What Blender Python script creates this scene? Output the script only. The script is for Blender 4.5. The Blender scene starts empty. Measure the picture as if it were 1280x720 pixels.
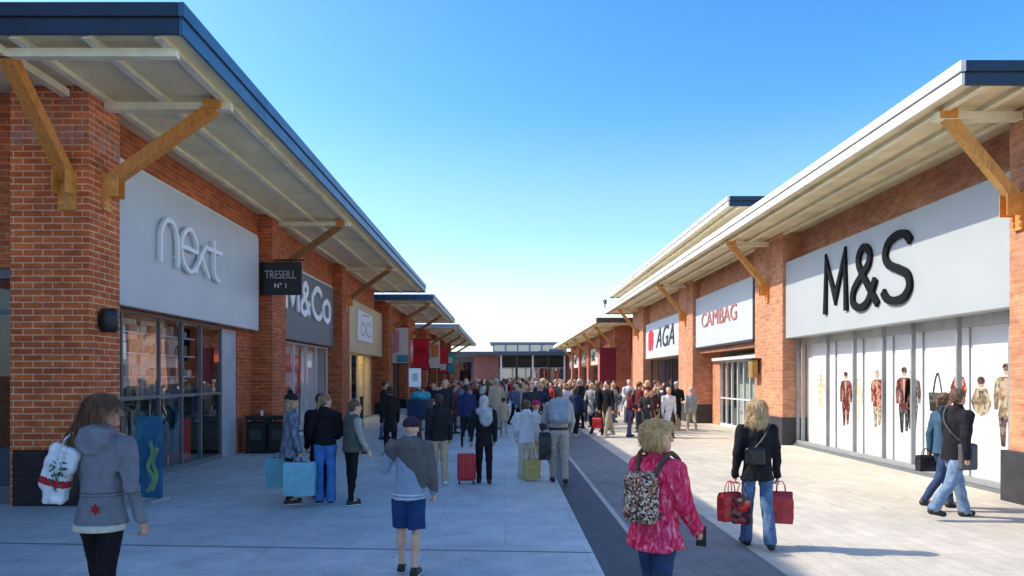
import bpy, math, random
import numpy as np
from mathutils import Vector, Matrix

random.seed(7)
rng = np.random.default_rng(7)
SC = bpy.context.scene
COL = SC.collection
CAM_Z = 1.95
F = 900.0


def rad(a):
    return math.radians(a)


# ------------------------------------------------------------------ scene graph helpers
def link(o):
    COL.objects.link(o)
    return o


def tag(o, label=None, cat=None, group=None, kind=None):
    if label: o['label'] = label
    if cat: o['category'] = cat
    if group: o['group'] = group
    if kind: o['kind'] = kind
    return o


def thing(name, label, cat, loc=(0, 0, 0), rz=0.0, group=None):
    o = link(bpy.data.objects.new(name, None))
    o.empty_display_size = 0.2
    o.location = loc
    o.rotation_euler = (0, 0, rz)
    return tag(o, label, cat, group)


def mesh_obj(name, verts, faces, mats, parent=None, midx=None, smooth=False):
    me = bpy.data.meshes.new(name)
    me.from_pydata([tuple(v) for v in verts], [], [tuple(f) for f in faces])
    if not isinstance(mats, (list, tuple)): mats = [mats]
    for m in mats: me.materials.append(m)
    if midx is not None:
        me.polygons.foreach_set('material_index', np.asarray(midx, dtype=np.int32))
    if smooth:
        me.polygons.foreach_set('use_smooth', np.ones(len(me.polygons), dtype=bool))
    me.update()
    o = link(bpy.data.objects.new(name, me))
    if parent is not None: o.parent = parent
    return o


class MB:
    """collects boxes, bars, ribbons and tubes into one mesh"""
    def __init__(s, org=(0, 0, 0)):
        s.v, s.f, s.m, s.o = [], [], [], Vector(org)

    def add(s, vs, fs, mi=0):
        n = len(s.v)
        s.v += [Vector(v) - s.o for v in vs]
        s.f += [tuple(i + n for i in f) for f in fs]
        s.m += [mi] * len(fs)
        return s

    def box(s, x0, x1, y0, y1, z0, z1, mi=0):
        x0, x1 = min(x0, x1), max(x0, x1); y0, y1 = min(y0, y1), max(y0, y1); z0, z1 = min(z0, z1), max(z0, z1)
        vs = [(x0, y0, z0), (x1, y0, z0), (x1, y1, z0), (x0, y1, z0), (x0, y0, z1), (x1, y0, z1), (x1, y1, z1), (x0, y1, z1)]
        return s.add(vs, [(0, 3, 2, 1), (4, 5, 6, 7), (0, 1, 5, 4), (1, 2, 6, 5), (2, 3, 7, 6), (3, 0, 4, 7)], mi)

    def bbox(s, x0, x1, y0, y1, z0, z1, b=0.01, mi=0):
        """box with chamfered edges"""
        x0, x1 = min(x0, x1), max(x0, x1); y0, y1 = min(y0, y1), max(y0, y1); z0, z1 = min(z0, z1), max(z0, z1)
        import bmesh
        bm = bmesh.new()
        bmesh.ops.create_cube(bm, size=1)
        for v in bm.verts:
            v.co = Vector(((x0 + x1) / 2 + v.co.x * (x1 - x0), (y0 + y1) / 2 + v.co.y * (y1 - y0), (z0 + z1) / 2 + v.co.z * (z1 - z0)))
        bmesh.ops.bevel(bm, geom=bm.edges[:], offset=b, segments=2, affect='EDGES', profile=0.5)
        bm.verts.ensure_lookup_table()
        s.add([v.co.copy() for v in bm.verts], [[v.index for v in f.verts] for f in bm.faces], mi)
        bm.free()
        return s

    def bar(s, a, b, w, h, up=(0, 0, 1), mi=0):
        a, b = Vector(a), Vector(b)
        d = (b - a).normalized()
        u = d.cross(Vector(up))
        if u.length < 1e-4: u = d.cross(Vector((0, 1, 0)))
        u.normalize(); v = u.cross(d)
        vs = []
        for p in (a, b):
            for su, sv in ((-1, -1), (1, -1), (1, 1), (-1, 1)):
                vs.append(p + u * su * w / 2 + v * sv * h / 2)
        return s.add(vs, [(0, 1, 2, 3), (7, 6, 5, 4), (0, 4, 5, 1), (1, 5, 6, 2), (2, 6, 7, 3), (3, 7, 4, 0)], mi)

    def tube(s, pts, r, n=8, mi=0, caps=True):
        pts = [Vector(p) for p in pts]
        rs = r if isinstance(r, (list, tuple)) else [r] * len(pts)
        vs, fs = [], []
        pu = None
        for i, p in enumerate(pts):
            d = (pts[min(i + 1, len(pts) - 1)] - pts[max(i - 1, 0)]).normalized()
            if pu is None:
                u = d.cross(Vector((0, 0, 1)))
                if u.length < 1e-3: u = d.cross(Vector((0, 1, 0)))
            else:
                u = pu - d * pu.dot(d)
            u.normalize(); pu = u
            v = d.cross(u)
            for k in range(n):
                a = 2 * math.pi * k / n
                vs.append(p + (u * math.cos(a) + v * math.sin(a)) * rs[i])
        for i in range(len(pts) - 1):
            for k in range(n):
                a, b = i * n + k, i * n + (k + 1) % n
                fs.append((a, b, b + n, a + n))
        if caps:
            fs.append(tuple(range(n - 1, -1, -1)))
            fs.append(tuple(range((len(pts) - 1) * n, len(pts) * n)))
        return s.add(vs, fs, mi)

    def quad(s, a, b, c, d, mi=0):
        return s.add([a, b, c, d], [(0, 1, 2, 3)], mi)

    def build(s, name, mats, parent=None, smooth=False):
        return mesh_obj(name, s.v, s.f, mats, parent, s.m, smooth)


# ------------------------------------------------------------------ materials
MATS = {}


def nmat(name):
    m = bpy.data.materials.new(name)
    m.use_nodes = True
    nt = m.node_tree
    b = nt.nodes['Principled BSDF']
    return m, nt, b


def N(nt, typ, **kw):
    n = nt.nodes.new(typ)
    for k, v in kw.items():
        if hasattr(n, k): setattr(n, k, v)
        else: n.inputs[k].default_value = v
    return n


def c4(c):
    return (c[0], c[1], c[2], 1.0)


def ramp(nt, stops, interp='LINEAR'):
    r = nt.nodes.new('ShaderNodeValToRGB')
    r.color_ramp.interpolation = interp
    e = r.color_ramp.elements
    while len(e) < len(stops): e.new(0.5)
    for el, (p, c) in zip(e, stops):
        el.position = p; el.color = c4(c)
    return r


def plain(name, col, rough=0.6, metal=0.0, var=0.15, scale=3.0, bump=0.0, bscale=40.0, spec=0.5, coord='Object', stretch=(1, 1, 1)):
    """solid surface with soft procedural unevenness"""
    if name in MATS: return MATS[name]
    m, nt, b = nmat(name)
    tc = N(nt, 'ShaderNodeTexCoord')
    mp = N(nt, 'ShaderNodeMapping'); mp.inputs['Scale'].default_value = stretch
    nt.links.new(tc.outputs[coord], mp.inputs['Vector'])
    nz = N(nt, 'ShaderNodeTexNoise'); nz.inputs['Scale'].default_value = scale; nz.inputs['Detail'].default_value = 6; nz.inputs['Roughness'].default_value = 0.65
    nt.links.new(mp.outputs[0], nz.inputs['Vector'])
    r = ramp(nt, [(0.3, [max(0, c * (1 - var)) for c in col]), (0.7, [min(1, c * (1 + var)) for c in col])])
    nt.links.new(nz.outputs['Fac'], r.inputs[0])
    nt.links.new(r.outputs[0], b.inputs['Base Color'])
    b.inputs['Roughness'].default_value = rough
    b.inputs['Metallic'].default_value = metal
    b.inputs['Specular IOR Level'].default_value = spec
    if bump > 0:
        n2 = N(nt, 'ShaderNodeTexNoise'); n2.inputs['Scale'].default_value = bscale; n2.inputs['Detail'].default_value = 4
        nt.links.new(mp.outputs[0], n2.inputs['Vector'])
        bp = N(nt, 'ShaderNodeBump'); bp.inputs['Strength'].default_value = bump; bp.inputs['Distance'].default_value = 0.01
        nt.links.new(n2.outputs['Fac'], bp.inputs['Height'])
        nt.links.new(bp.outputs[0], b.inputs['Normal'])
    MATS[name] = m
    return m


def wall_uv(nt):
    g = N(nt, 'ShaderNodeNewGeometry')
    sp = N(nt, 'ShaderNodeSeparateXYZ'); nt.links.new(g.outputs['Position'], sp.inputs[0])
    sn = N(nt, 'ShaderNodeSeparateXYZ'); nt.links.new(g.outputs['Normal'], sn.inputs[0])
    ab = N(nt, 'ShaderNodeMath', operation='ABSOLUTE'); nt.links.new(sn.outputs[0], ab.inputs[0])
    gt = N(nt, 'ShaderNodeMath', operation='GREATER_THAN'); nt.links.new(ab.outputs[0], gt.inputs[0]); gt.inputs[1].default_value = 0.5
    mx = N(nt, 'ShaderNodeMix'); nt.links.new(gt.outputs[0], mx.inputs[0])
    nt.links.new(sp.outputs[0], mx.inputs[2]); nt.links.new(sp.outputs[1], mx.inputs[3])
    cb = N(nt, 'ShaderNodeCombineXYZ'); nt.links.new(mx.outputs[0], cb.inputs[0]); nt.links.new(sp.outputs[2], cb.inputs[1])
    return cb.outputs[0], sp


def brick(name, c1, c2, mortar, bw=0.30, rh=0.10, band=None):
    m, nt, b = nmat(name)
    uv, sp = wall_uv(nt)
    bt = N(nt, 'ShaderNodeTexBrick')
    nt.links.new(uv, bt.inputs['Vector'])
    bt.inputs['Color1'].default_value = c4(c1); bt.inputs['Color2'].default_value = c4(c2); bt.inputs['Mortar'].default_value = c4(mortar)
    bt.inputs['Scale'].default_value = 1; bt.inputs['Mortar Size'].default_value = 0.011; bt.inputs['Mortar Smooth'].default_value = 0.25
    bt.inputs['Bias'].default_value = -0.1; bt.inputs['Brick Width'].default_value = bw; bt.inputs['Row Height'].default_value = rh
    nz = N(nt, 'ShaderNodeTexNoise'); nz.inputs['Scale'].default_value = 1.1; nz.inputs['Detail'].default_value = 8; nz.inputs['Roughness'].default_value = 0.7
    nt.links.new(uv, nz.inputs['Vector'])
    r = ramp(nt, [(0.3, (0.62, 0.6, 0.62)), (0.7, (1.12, 1.1, 1.08))])
    nt.links.new(nz.outputs['Fac'], r.inputs[0])
    mu = N(nt, 'ShaderNodeMix', data_type='RGBA', blend_type='MULTIPLY'); mu.inputs[0].default_value = 0.9
    nt.links.new(bt.outputs['Color'], mu.inputs[6]); nt.links.new(r.outputs[0], mu.inputs[7])
    # fine per-face grain
    n3 = N(nt, 'ShaderNodeTexNoise'); n3.inputs['Scale'].default_value = 30; n3.inputs['Detail'].default_value = 5
    nt.links.new(uv, n3.inputs['Vector'])
    r3 = ramp(nt, [(0.3, (0.8, 0.8, 0.8)), (0.7, (1.15, 1.15, 1.15))]); nt.links.new(n3.outputs['Fac'], r3.inputs[0])
    m3 = N(nt, 'ShaderNodeMix', data_type='RGBA', blend_type='MULTIPLY'); m3.inputs[0].default_value = 1
    nt.links.new(mu.outputs[2], m3.inputs[6]); nt.links.new(r3.outputs[0], m3.inputs[7])
    mpb = N(nt, 'ShaderNodeMapping'); mpb.inputs['Scale'].default_value = (3.0, 9.0, 1); nt.links.new(uv, mpb.inputs[0])
    nb = N(nt, 'ShaderNodeTexNoise'); nb.inputs['Scale'].default_value = 1.0; nb.inputs['Detail'].default_value = 1; nt.links.new(mpb.outputs[0], nb.inputs['Vector'])
    rb_ = ramp(nt, [(0.3, (0.76, 0.74, 0.74)), (0.5, (1, 1, 1)), (0.72, (1.14, 1.16, 1.16))]); nt.links.new(nb.outputs['Fac'], rb_.inputs[0])
    m4 = N(nt, 'ShaderNodeMix', data_type='RGBA', blend_type='MULTIPLY'); m4.inputs[0].default_value = 1
    nt.links.new(m3.outputs[2], m4.inputs[6]); nt.links.new(rb_.outputs[0], m4.inputs[7])
    out = m4.outputs[2]
    if band:
        # lime bloom in a band of courses, ragged at its edges
        z0, z1, bc = band
        n2 = N(nt, 'ShaderNodeTexNoise'); n2.inputs['Scale'].default_value = 7; n2.inputs['Detail'].default_value = 6
        mp = N(nt, 'ShaderNodeMapping'); mp.inputs['Scale'].default_value = (1, 0.25, 1)
        nt.links.new(uv, mp.inputs[0]); nt.links.new(mp.outputs[0], n2.inputs['Vector'])
        mr = N(nt, 'ShaderNodeMapRange'); mr.inputs[1].default_value = z0; mr.inputs[2].default_value = z1
        nt.links.new(sp.outputs[2], mr.inputs[0])
        pk = ramp(nt, [(0.0, (0, 0, 0)), (0.05, (0.6, 0.6, 0.6)), (0.24, (1, 1, 1)), (0.36, (0.45, 0.45, 0.45)), (0.85, (0.3, 0.3, 0.3)), (1.0, (0, 0, 0))]); nt.links.new(mr.outputs[0], pk.inputs[0])
        rr = ramp(nt, [(0.36, (0, 0, 0)), (0.62, (1, 1, 1))]); nt.links.new(n2.outputs['Fac'], rr.inputs[0])
        f0 = N(nt, 'ShaderNodeMath', operation='MULTIPLY'); nt.links.new(pk.outputs[0], f0.inputs[0]); nt.links.new(rr.outputs[0], f0.inputs[1]); f = N(nt, 'ShaderNodeMath', operation='MULTIPLY'); nt.links.new(f0.outputs[0], f.inputs[0]); f.inputs[1].default_value = 0.6
        mb = N(nt, 'ShaderNodeMix', data_type='RGBA'); nt.links.new(f.outputs[0], mb.inputs[0]); nt.links.new(out, mb.inputs[6]); mb.inputs[7].default_value = c4(bc)
        out = mb.outputs[2]
    nt.links.new(out, b.inputs['Base Color'])
    b.inputs['Roughness'].default_value = 0.85
    bp = N(nt, 'ShaderNodeBump'); bp.inputs['Strength'].default_value = 0.6; bp.inputs['Distance'].default_value = 0.012; bp.invert = True
    nt.links.new(bt.outputs['Fac'], bp.inputs['Height'])
    bp2 = N(nt, 'ShaderNodeBump'); bp2.inputs['Strength'].default_value = 0.35; bp2.inputs['Distance'].default_value = 0.006
    nt.links.new(n3.outputs['Fac'], bp2.inputs['Height']); nt.links.new(bp.outputs[0], bp2.inputs['Normal'])
    nt.links.new(bp2.outputs[0], b.inputs['Normal'])
    return m


def paving(name, c1, c2, mortar, bw, rh, msize=0.006, rot=0.0, stain=0.25, rough=0.75, offs=0.5):
    m, nt, b = nmat(name)
    g = N(nt, 'ShaderNodeNewGeometry')
    mp = N(nt, 'ShaderNodeMapping'); mp.inputs['Rotation'].default_value = (0, 0, rot)
    nt.links.new(g.outputs['Position'], mp.inputs[0])
    bt = N(nt, 'ShaderNodeTexBrick'); nt.links.new(mp.outputs[0], bt.inputs['Vector'])
    bt.offset = offs
    bt.inputs['Color1'].default_value = c4(c1); bt.inputs['Color2'].default_value = c4(c2); bt.inputs['Mortar'].default_value = c4(mortar)
    bt.inputs['Scale'].default_value = 1; bt.inputs['Mortar Size'].default_value = msize; bt.inputs['Mortar Smooth'].default_value = 0.3
    bt.inputs['Brick Width'].default_value = bw; bt.inputs['Row Height'].default_value = rh; bt.inputs['Bias'].default_value = 0
    out = bt.outputs['Color']
    for sc, lo, hi, amt in ((0.35, 0.78, 1.12, 0.9), (2.3, 1 - stain, 1.1, 0.8), (45, 0.86, 1.1, 1.0)):
        nz = N(nt, 'ShaderNodeTexNoise'); nz.inputs['Scale'].default_value = sc; nz.inputs['Detail'].default_value = 7; nz.inputs['Roughness'].default_value = 0.68
        nt.links.new(g.outputs['Position'], nz.inputs['Vector'])
        r = ramp(nt, [(0.32, (lo, lo, lo)), (0.68, (hi, hi, hi))]); nt.links.new(nz.outputs['Fac'], r.inputs[0])
        mu = N(nt, 'ShaderNodeMix', data_type='RGBA', blend_type='MULTIPLY'); mu.inputs[0].default_value = amt
        nt.links.new(out, mu.inputs[6]); nt.links.new(r.outputs[0], mu.inputs[7]); out = mu.outputs[2]
    # chewing gum and drip spots
    vo = N(nt, 'ShaderNodeTexVoronoi'); vo.inputs['Scale'].default_value = 1.6; nt.links.new(g.outputs['Position'], vo.inputs['Vector'])
    rs = ramp(nt, [(0.045, (0.62, 0.62, 0.62)), (0.065, (1, 1, 1))]); nt.links.new(vo.outputs['Distance'], rs.inputs[0])
    mu = N(nt, 'ShaderNodeMix', data_type='RGBA', blend_type='MULTIPLY'); mu.inputs[0].default_value = 1
    nt.links.new(out, mu.inputs[6]); nt.links.new(rs.outputs[0], mu.inputs[7]); out = mu.outputs[2]
    nt.links.new(out, b.inputs['Base Color'])
    b.inputs['Roughness'].default_value = rough
    b.inputs['Specular IOR Level'].default_value = 0.3
    bp = N(nt, 'ShaderNodeBump'); bp.inputs['Strength'].default_value = 0.4; bp.inputs['Distance'].default_value = 0.006; bp.invert = True
    nt.links.new(bt.outputs['Fac'], bp.inputs['Height']); nt.links.new(bp.outputs[0], b.inputs['Normal'])
    return m


def glassmat(name, refl=0.4, tint=(0.85, 0.9, 0.9), rough=0.01):
    m = bpy.data.materials.new(name); m.use_nodes = True
    nt = m.node_tree; nt.nodes.clear()
    o = N(nt, 'ShaderNodeOutputMaterial')
    t = N(nt, 'ShaderNodeBsdfTransparent'); t.inputs[0].default_value = c4(tint)
    g = N(nt, 'ShaderNodeBsdfGlossy'); g.inputs['Roughness'].default_value = rough; g.inputs[0].default_value = (0.95, 0.97, 1, 1)
    ge = N(nt, 'ShaderNodeNewGeometry')
    nz = N(nt, 'ShaderNodeTexNoise'); nz.inputs['Scale'].default_value = 0.55; nz.inputs['Detail'].default_value = 1
    nt.links.new(ge.outputs['Position'], nz.inputs['Vector'])
    bp = N(nt, 'ShaderNodeBump'); bp.inputs['Strength'].default_value = 0.25; bp.inputs['Distance'].default_value = 0.03
    nt.links.new(nz.outputs['Fac'], bp.inputs['Height']); nt.links.new(bp.outputs[0], g.inputs['Normal'])
    lw = N(nt, 'ShaderNodeLayerWeight'); lw.inputs[0].default_value = 0.5
    fr = N(nt, 'ShaderNodeMath', operation='POWER'); nt.links.new(lw.outputs['Facing'], fr.inputs[0]); fr.inputs[1].default_value = 4.0
    f2 = N(nt, 'ShaderNodeMath', operation='MULTIPLY'); nt.links.new(fr.outputs[0], f2.inputs[0]); f2.inputs[1].default_value = 0.6
    ma = N(nt, 'ShaderNodeMath', operation='ADD'); ma.use_clamp = True; nt.links.new(f2.outputs[0], ma.inputs[0]); ma.inputs[1].default_value = refl
    mx = N(nt, 'ShaderNodeMixShader'); nt.links.new(ma.outputs[0], mx.inputs[0]); nt.links.new(t.outputs[0], mx.inputs[1]); nt.links.new(g.outputs[0], mx.inputs[2])
    nt.links.new(mx.outputs[0], o.inputs[0])
    return m


def soffit_mat(name, col, along=True):
    """painted profiled metal deck: shallow ribs running out to the eave"""
    m, nt, b = nmat(name)
    g = N(nt, 'ShaderNodeNewGeometry')
    wv = N(nt, 'ShaderNodeTexWave'); wv.bands_direction = 'Y'; wv.inputs['Scale'].default_value = 1.1; wv.inputs['Distortion'].default_value = 0
    nt.links.new(g.outputs['Position'], wv.inputs['Vector'])
    r = ramp(nt, [(0.0, (0, 0, 0)), (0.42, (0, 0, 0)), (0.5, (1, 1, 1)), (1, (1, 1, 1))]); nt.links.new(wv.outputs['Fac'], r.inputs[0])
    bp = N(nt, 'ShaderNodeBump'); bp.inputs['Strength'].default_value = 0.5; bp.inputs['Distance'].default_value = 0.03
    nt.links.new(r.outputs[0], bp.inputs['Height']); nt.links.new(bp.outputs[0], b.inputs['Normal'])
    nz = N(nt, 'ShaderNodeTexNoise'); nz.inputs['Scale'].default_value = 0.9; nz.inputs['Detail'].default_value = 7; nz.inputs['Roughness'].default_value = 0.7
    nt.links.new(g.outputs['Position'], nz.inputs['Vector'])
    rc = ramp(nt, [(0.3, [c * 0.72 for c in col]), (0.7, [min(1, c * 1.1) for c in col])]); nt.links.new(nz.outputs['Fac'], rc.inputs[0])
    nt.links.new(rc.outputs[0], b.inputs['Base Color'])
    b.inputs['Roughness'].default_value = 0.6
    return m


def wood_mat(name, col):
    m, nt, b = nmat(name)
    tc = N(nt, 'ShaderNodeTexCoord')
    mp = N(nt, 'ShaderNodeMapping'); mp.inputs['Scale'].default_value = (9, 9, 1.6)
    nt.links.new(tc.outputs['Object'], mp.inputs[0])
    nz = N(nt, 'ShaderNodeTexNoise'); nz.inputs['Scale'].default_value = 3; nz.inputs['Detail'].default_value = 8; nz.inputs['Roughness'].default_value = 0.7
    nt.links.new(mp.outputs[0], nz.inputs['Vector'])
    r = ramp(nt, [(0.28, [c * 0.5 for c in col]), (0.5, col), (0.75, [min(1, c * 1.4) for c in col])]); nt.links.new(nz.outputs['Fac'], r.inputs[0])
    nt.links.new(r.outputs[0], b.inputs['Base Color']); b.inputs['Roughness'].default_value = 0.55
    bp = N(nt, 'ShaderNodeBump'); bp.inputs['Strength'].default_value = 0.3; bp.inputs['Distance'].default_value = 0.01
    nt.links.new(nz.outputs['Fac'], bp.inputs['Height']); nt.links.new(bp.outputs[0], b.inputs['Normal'])
    return m


def cloth(name, col, var=0.22, pattern=None, rough=0.9, folds=0.6, cols=None, scale=26):
    if name in MATS: return MATS[name]
    m, nt, b = nmat(name)
    tc = N(nt, 'ShaderNodeTexCoord')
    o = tc.outputs['Object']
    nz = N(nt, 'ShaderNodeTexNoise'); nz.inputs['Scale'].default_value = 9; nz.inputs['Detail'].default_value = 6; nz.inputs['Roughness'].default_value = 0.7
    nt.links.new(o, nz.inputs['Vector'])
    if pattern in ('floral', 'dots'):
        vo = N(nt, 'ShaderNodeTexVoronoi'); vo.inputs['Scale'].default_value = scale
        nt.links.new(o, vo.inputs['Vector'])
        st = [(i / len(cols), c) for i, c in enumerate(cols)]
        r = ramp(nt, st, 'CONSTANT')
        sx = N(nt, 'ShaderNodeSeparateColor'); nt.links.new(vo.outputs['Color'], sx.inputs[0]); nt.links.new(sx.outputs[0], r.inputs[0])
    elif pattern == 'streak':
        mp = N(nt, 'ShaderNodeMapping'); mp.inputs['Scale'].default_value = (1, 1, 0.35); nt.links.new(o, mp.inputs[0])
        n2 = N(nt, 'ShaderNodeTexNoise'); n2.inputs['Scale'].default_value = scale; n2.inputs['Detail'].default_value = 5; n2.inputs['Distortion'].default_value = 1.2
        nt.links.new(mp.outputs[0], n2.inputs['Vector'])
        r = ramp(nt, [(0.3 + 0.42 * i / (len(cols) - 1), c) for i, c in enumerate(cols)]); nt.links.new(n2.outputs['Fac'], r.inputs[0])
    else:
        r = ramp(nt, [(0.3, [c * (1 - var) for c in col]), (0.7, [min(1, c * (1 + var)) for c in col])]); nt.links.new(nz.outputs['Fac'], r.inputs[0])
    nt.links.new(r.outputs[0], b.inputs['Base Color'])
    b.inputs['Roughness'].default_value = rough
    b.inputs['Specular IOR Level'].default_value = 0.25
    mp2 = N(nt, 'ShaderNodeMapping'); mp2.inputs['Scale'].default_value = (1, 1, 0.6); mp2.inputs['Rotation'].default_value = (0.4, 0.3, 0); nt.links.new(o, mp2.inputs[0])
    n3 = N(nt, 'ShaderNodeTexNoise'); n3.inputs['Scale'].default_value = 13; n3.inputs['Detail'].default_value = 3; n3.inputs['Distortion'].default_value = 0.8
    nt.links.new(mp2.outputs[0], n3.inputs['Vector'])
    bp = N(nt, 'ShaderNodeBump'); bp.inputs['Strength'].default_value = folds; bp.inputs['Distance'].default_value = 0.035
    nt.links.new(n3.outputs['Fac'], bp.inputs['Height'])
    n4 = N(nt, 'ShaderNodeTexNoise'); n4.inputs['Scale'].default_value = 220; nt.links.new(o, n4.inputs['Vector'])
    b2 = N(nt, 'ShaderNodeBump'); b2.inputs['Strength'].default_value = 0.25; b2.inputs['Distance'].default_value = 0.003
    nt.links.new(n4.outputs['Fac'], b2.inputs['Height']); nt.links.new(bp.outputs[0], b2.inputs['Normal'])
    nt.links.new(b2.outputs[0], b.inputs['Normal'])
    MATS[name] = m
    return m


def hairmat(name, c_dark, c_light):
    if name in MATS: return MATS[name]
    m, nt, b = nmat(name)
    tc = N(nt, 'ShaderNodeTexCoord')
    mp = N(nt, 'ShaderNodeMapping'); mp.inputs['Scale'].default_value = (1, 1, 0.18); nt.links.new(tc.outputs['Object'], mp.inputs[0])
    nz = N(nt, 'ShaderNodeTexNoise'); nz.inputs['Scale'].default_value = 60; nz.inputs['Detail'].default_value = 5; nz.inputs['Distortion'].default_value = 0.6
    nt.links.new(mp.outputs[0], nz.inputs['Vector'])
    r = ramp(nt, [(0.32, c_dark), (0.72, c_light)]); nt.links.new(nz.outputs['Fac'], r.inputs[0])
    nt.links.new(r.outputs[0], b.inputs['Base Color']); b.inputs['Roughness'].default_value = 0.5
    bp = N(nt, 'ShaderNodeBump'); bp.inputs['Strength'].default_value = 0.7; bp.inputs['Distance'].default_value = 0.02
    nt.links.new(nz.outputs['Fac'], bp.inputs['Height']); nt.links.new(bp.outputs[0], b.inputs['Normal'])
    MATS[name] = m
    return m


BRICK_L = brick('red_brick', (0.66, 0.160, 0.042), (0.46, 0.098, 0.028), (0.56, 0.30, 0.17))
BRICK_PIER = brick('red_brick_bloom', (0.76, 0.175, 0.040), (0.54, 0.108, 0.026), (0.88, 0.52, 0.30), band=(5.45, 6.5, (0.40, 0.36, 0.36)))
BRICK_R = brick('orange_brick', (0.70, 0.32, 0.17), (0.63, 0.27, 0.135), (0.66, 0.38, 0.24))
BRICK_DARK = brick('plinth_brick', (0.030, 0.024, 0.024), (0.020, 0.017, 0.018), (0.045, 0.036, 0.034))
BRICK_FAR = brick('far_brick', (0.38, 0.13, 0.10), (0.30, 0.10, 0.08), (0.32, 0.2, 0.16))
SOFFIT = soffit_mat('cream_soffit', (0.96, 0.83, 0.53))
SOFFIT_R = soffit_mat('warm_soffit', (0.95, 0.79, 0.50))
CREAM = plain('cream_steel', (0.90, 0.82, 0.60), 0.5, scale=2, var=0.2)
NAVY = plain('navy_fascia', (0.028, 0.125, 0.25), 0.4, scale=1.4, var=0.3)
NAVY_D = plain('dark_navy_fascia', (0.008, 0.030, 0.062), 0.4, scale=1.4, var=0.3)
WHITE_F = plain('white_fascia', (0.78, 0.76, 0.70), 0.45, scale=1.5, var=0.1)
GAP = plain('dark_gap', (0.03, 0.035, 0.045), 0.6)
ROOFM = plain('roof_metal', (0.66, 0.64, 0.60), 0.5, scale=1)
TIMBER = wood_mat('orange_timber', (0.62, 0.235, 0.045))
TIMBER_D = wood_mat('brown_timber', (0.28, 0.12, 0.035))
TIMBER_R = wood_mat('honey_timber', (0.66, 0.33, 0.085))
STEEL_O = plain('ochre_steel', (0.66, 0.28, 0.055), 0.5, scale=8, var=0.25)
FRAME_D = plain('dark_frame', (0.035, 0.04, 0.045), 0.4, scale=3)
FRAME_G = plain('grey_frame', (0.16, 0.18, 0.19), 0.4, scale=3)
FRAME_W = plain('white_frame', (0.72, 0.73, 0.72), 0.4, scale=3, var=0.06)
GLASS = glassmat('shop_glass', 0.20, (0.92, 0.95, 0.95))
GLASS_C = glassmat('clear_glass', 0.02, (0.96, 0.97, 0.97))
GLASS_D = glassmat('dark_glass', 0.22, (0.35, 0.4, 0.42))
INT_L = plain('interior_light', (0.55, 0.53, 0.48), 0.7, scale=1, var=0.15)
INT_D = plain('interior_dark', (0.10, 0.10, 0.11), 0.7, scale=1, var=0.3)
WHITE_P = plain('white_panel', (0.88, 0.88, 0.87), 0.6, scale=1, var=0.02)
BLACK_M = plain('black_metal', (0.012, 0.012, 0.014), 0.45, scale=6, var=0.4)
ALU = plain('aluminium', (0.55, 0.57, 0.58), 0.35, 0.6, scale=5)
PLINTH = plain('dark_plinth', (0.035, 0.036, 0.04), 0.6, scale=3, var=0.35, bump=0.2)

# ------------------------------------------------------------------ ground
def sheet(name, pts, z, mat):
    return tag(mesh_obj(name, [(x, y, z) for x, y in pts], [tuple(range(len(pts)))], mat), kind='structure')


sheet('ground', [(-400, -60), (400, -60), (400, 900), (-400, 900)], -0.012, plain('ground_far', (0.30, 0.29, 0.27), 0.9, scale=0.2, coord='Object'))
PAVE_L = paving('pavement_slabs', (0.66, 0.685, 0.655), (0.575, 0.60, 0.575), (0.43, 0.445, 0.43), 1.8, 1.2, 0.006, 0.0, 0.24, 0.62, 0.5)
PAVE_R = paving('pavement_setts', (0.67, 0.615, 0.50), (0.60, 0.555, 0.455), (0.48, 0.44, 0.36), 0.42, 0.21, 0.006, rad(90), 0.14, 0.75)
PAVE_D = paving('dark_setts', (0.085, 0.09, 0.10), (0.07, 0.075, 0.085), (0.06, 0.06, 0.065), 0.5, 0.25, 0.005, rad(90), 0.2, 0.6)
sheet('pavement', [(-60, -40), (0.98, -40), (0.98, 130), (-60, 130)], -0.004, PAVE_L)
sheet('pavement_drain_strip', [(0.98, -40), (1.52, -40), (1.52, 130), (0.98, 130)], -0.006, PAVE_D)
PAVE_SHADE = paving('pavement_shade_setts', (0.26, 0.258, 0.255), (0.23, 0.228, 0.226), (0.17, 0.17, 0.17), 0.42, 0.21, 0.006, rad(90), 0.2, 0.75)
sheet('pavement_shade_band', [(1.60, -40), (2.78, -40), (2.78, 130), (1.60, 130)], -0.005, PAVE_SHADE)  # darker strip paints extra shade into the paving inside the cast shadow
sheet('pavement_paved_side', [(2.78, -40), (60, -40), (60, 130), (2.78, 130)], -0.003, PAVE_R)
kb = MB(); y = -20.0
while y < 90:
    kb.box(1.522, 1.598, y, y + 0.99, -0.03, 0.0); y += 1.0
tag(kb.build('kerb', plain('kerb_stone', (0.5, 0.48, 0.44), 0.8, scale=8, coord='Object')), kind='structure')
# slot joint crossing the shaded slabs
sheet('pavement_joint', [(-6.3, 8.50), (0.97, 8.02), (0.97, 8.05), (-6.3, 8.54)], -0.0005, plain('joint_grit', (0.20, 0.20, 0.21), 0.9))

# ------------------------------------------------------------------ lettering
def catmull(pts, n=8):
    if len(pts) < 3: return pts
    P = [pts[0]] + list(pts) + [pts[-1]]
    out = []
    for i in range(1, len(P) - 2):
        p0, p1, p2, p3 = [np.array(P[i + k], float) for k in (-1, 0, 1, 2)]
        for t in np.linspace(0, 1, n, endpoint=False):
            out.append(tuple(0.5 * ((2 * p1) + (-p0 + p2) * t + (2 * p0 - 5 * p1 + 4 * p2 - p3) * t * t + (-p0 + 3 * p1 - 3 * p2 + p3) * t ** 3)))
    out.append(tuple(pts[-1]))
    return out


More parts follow.
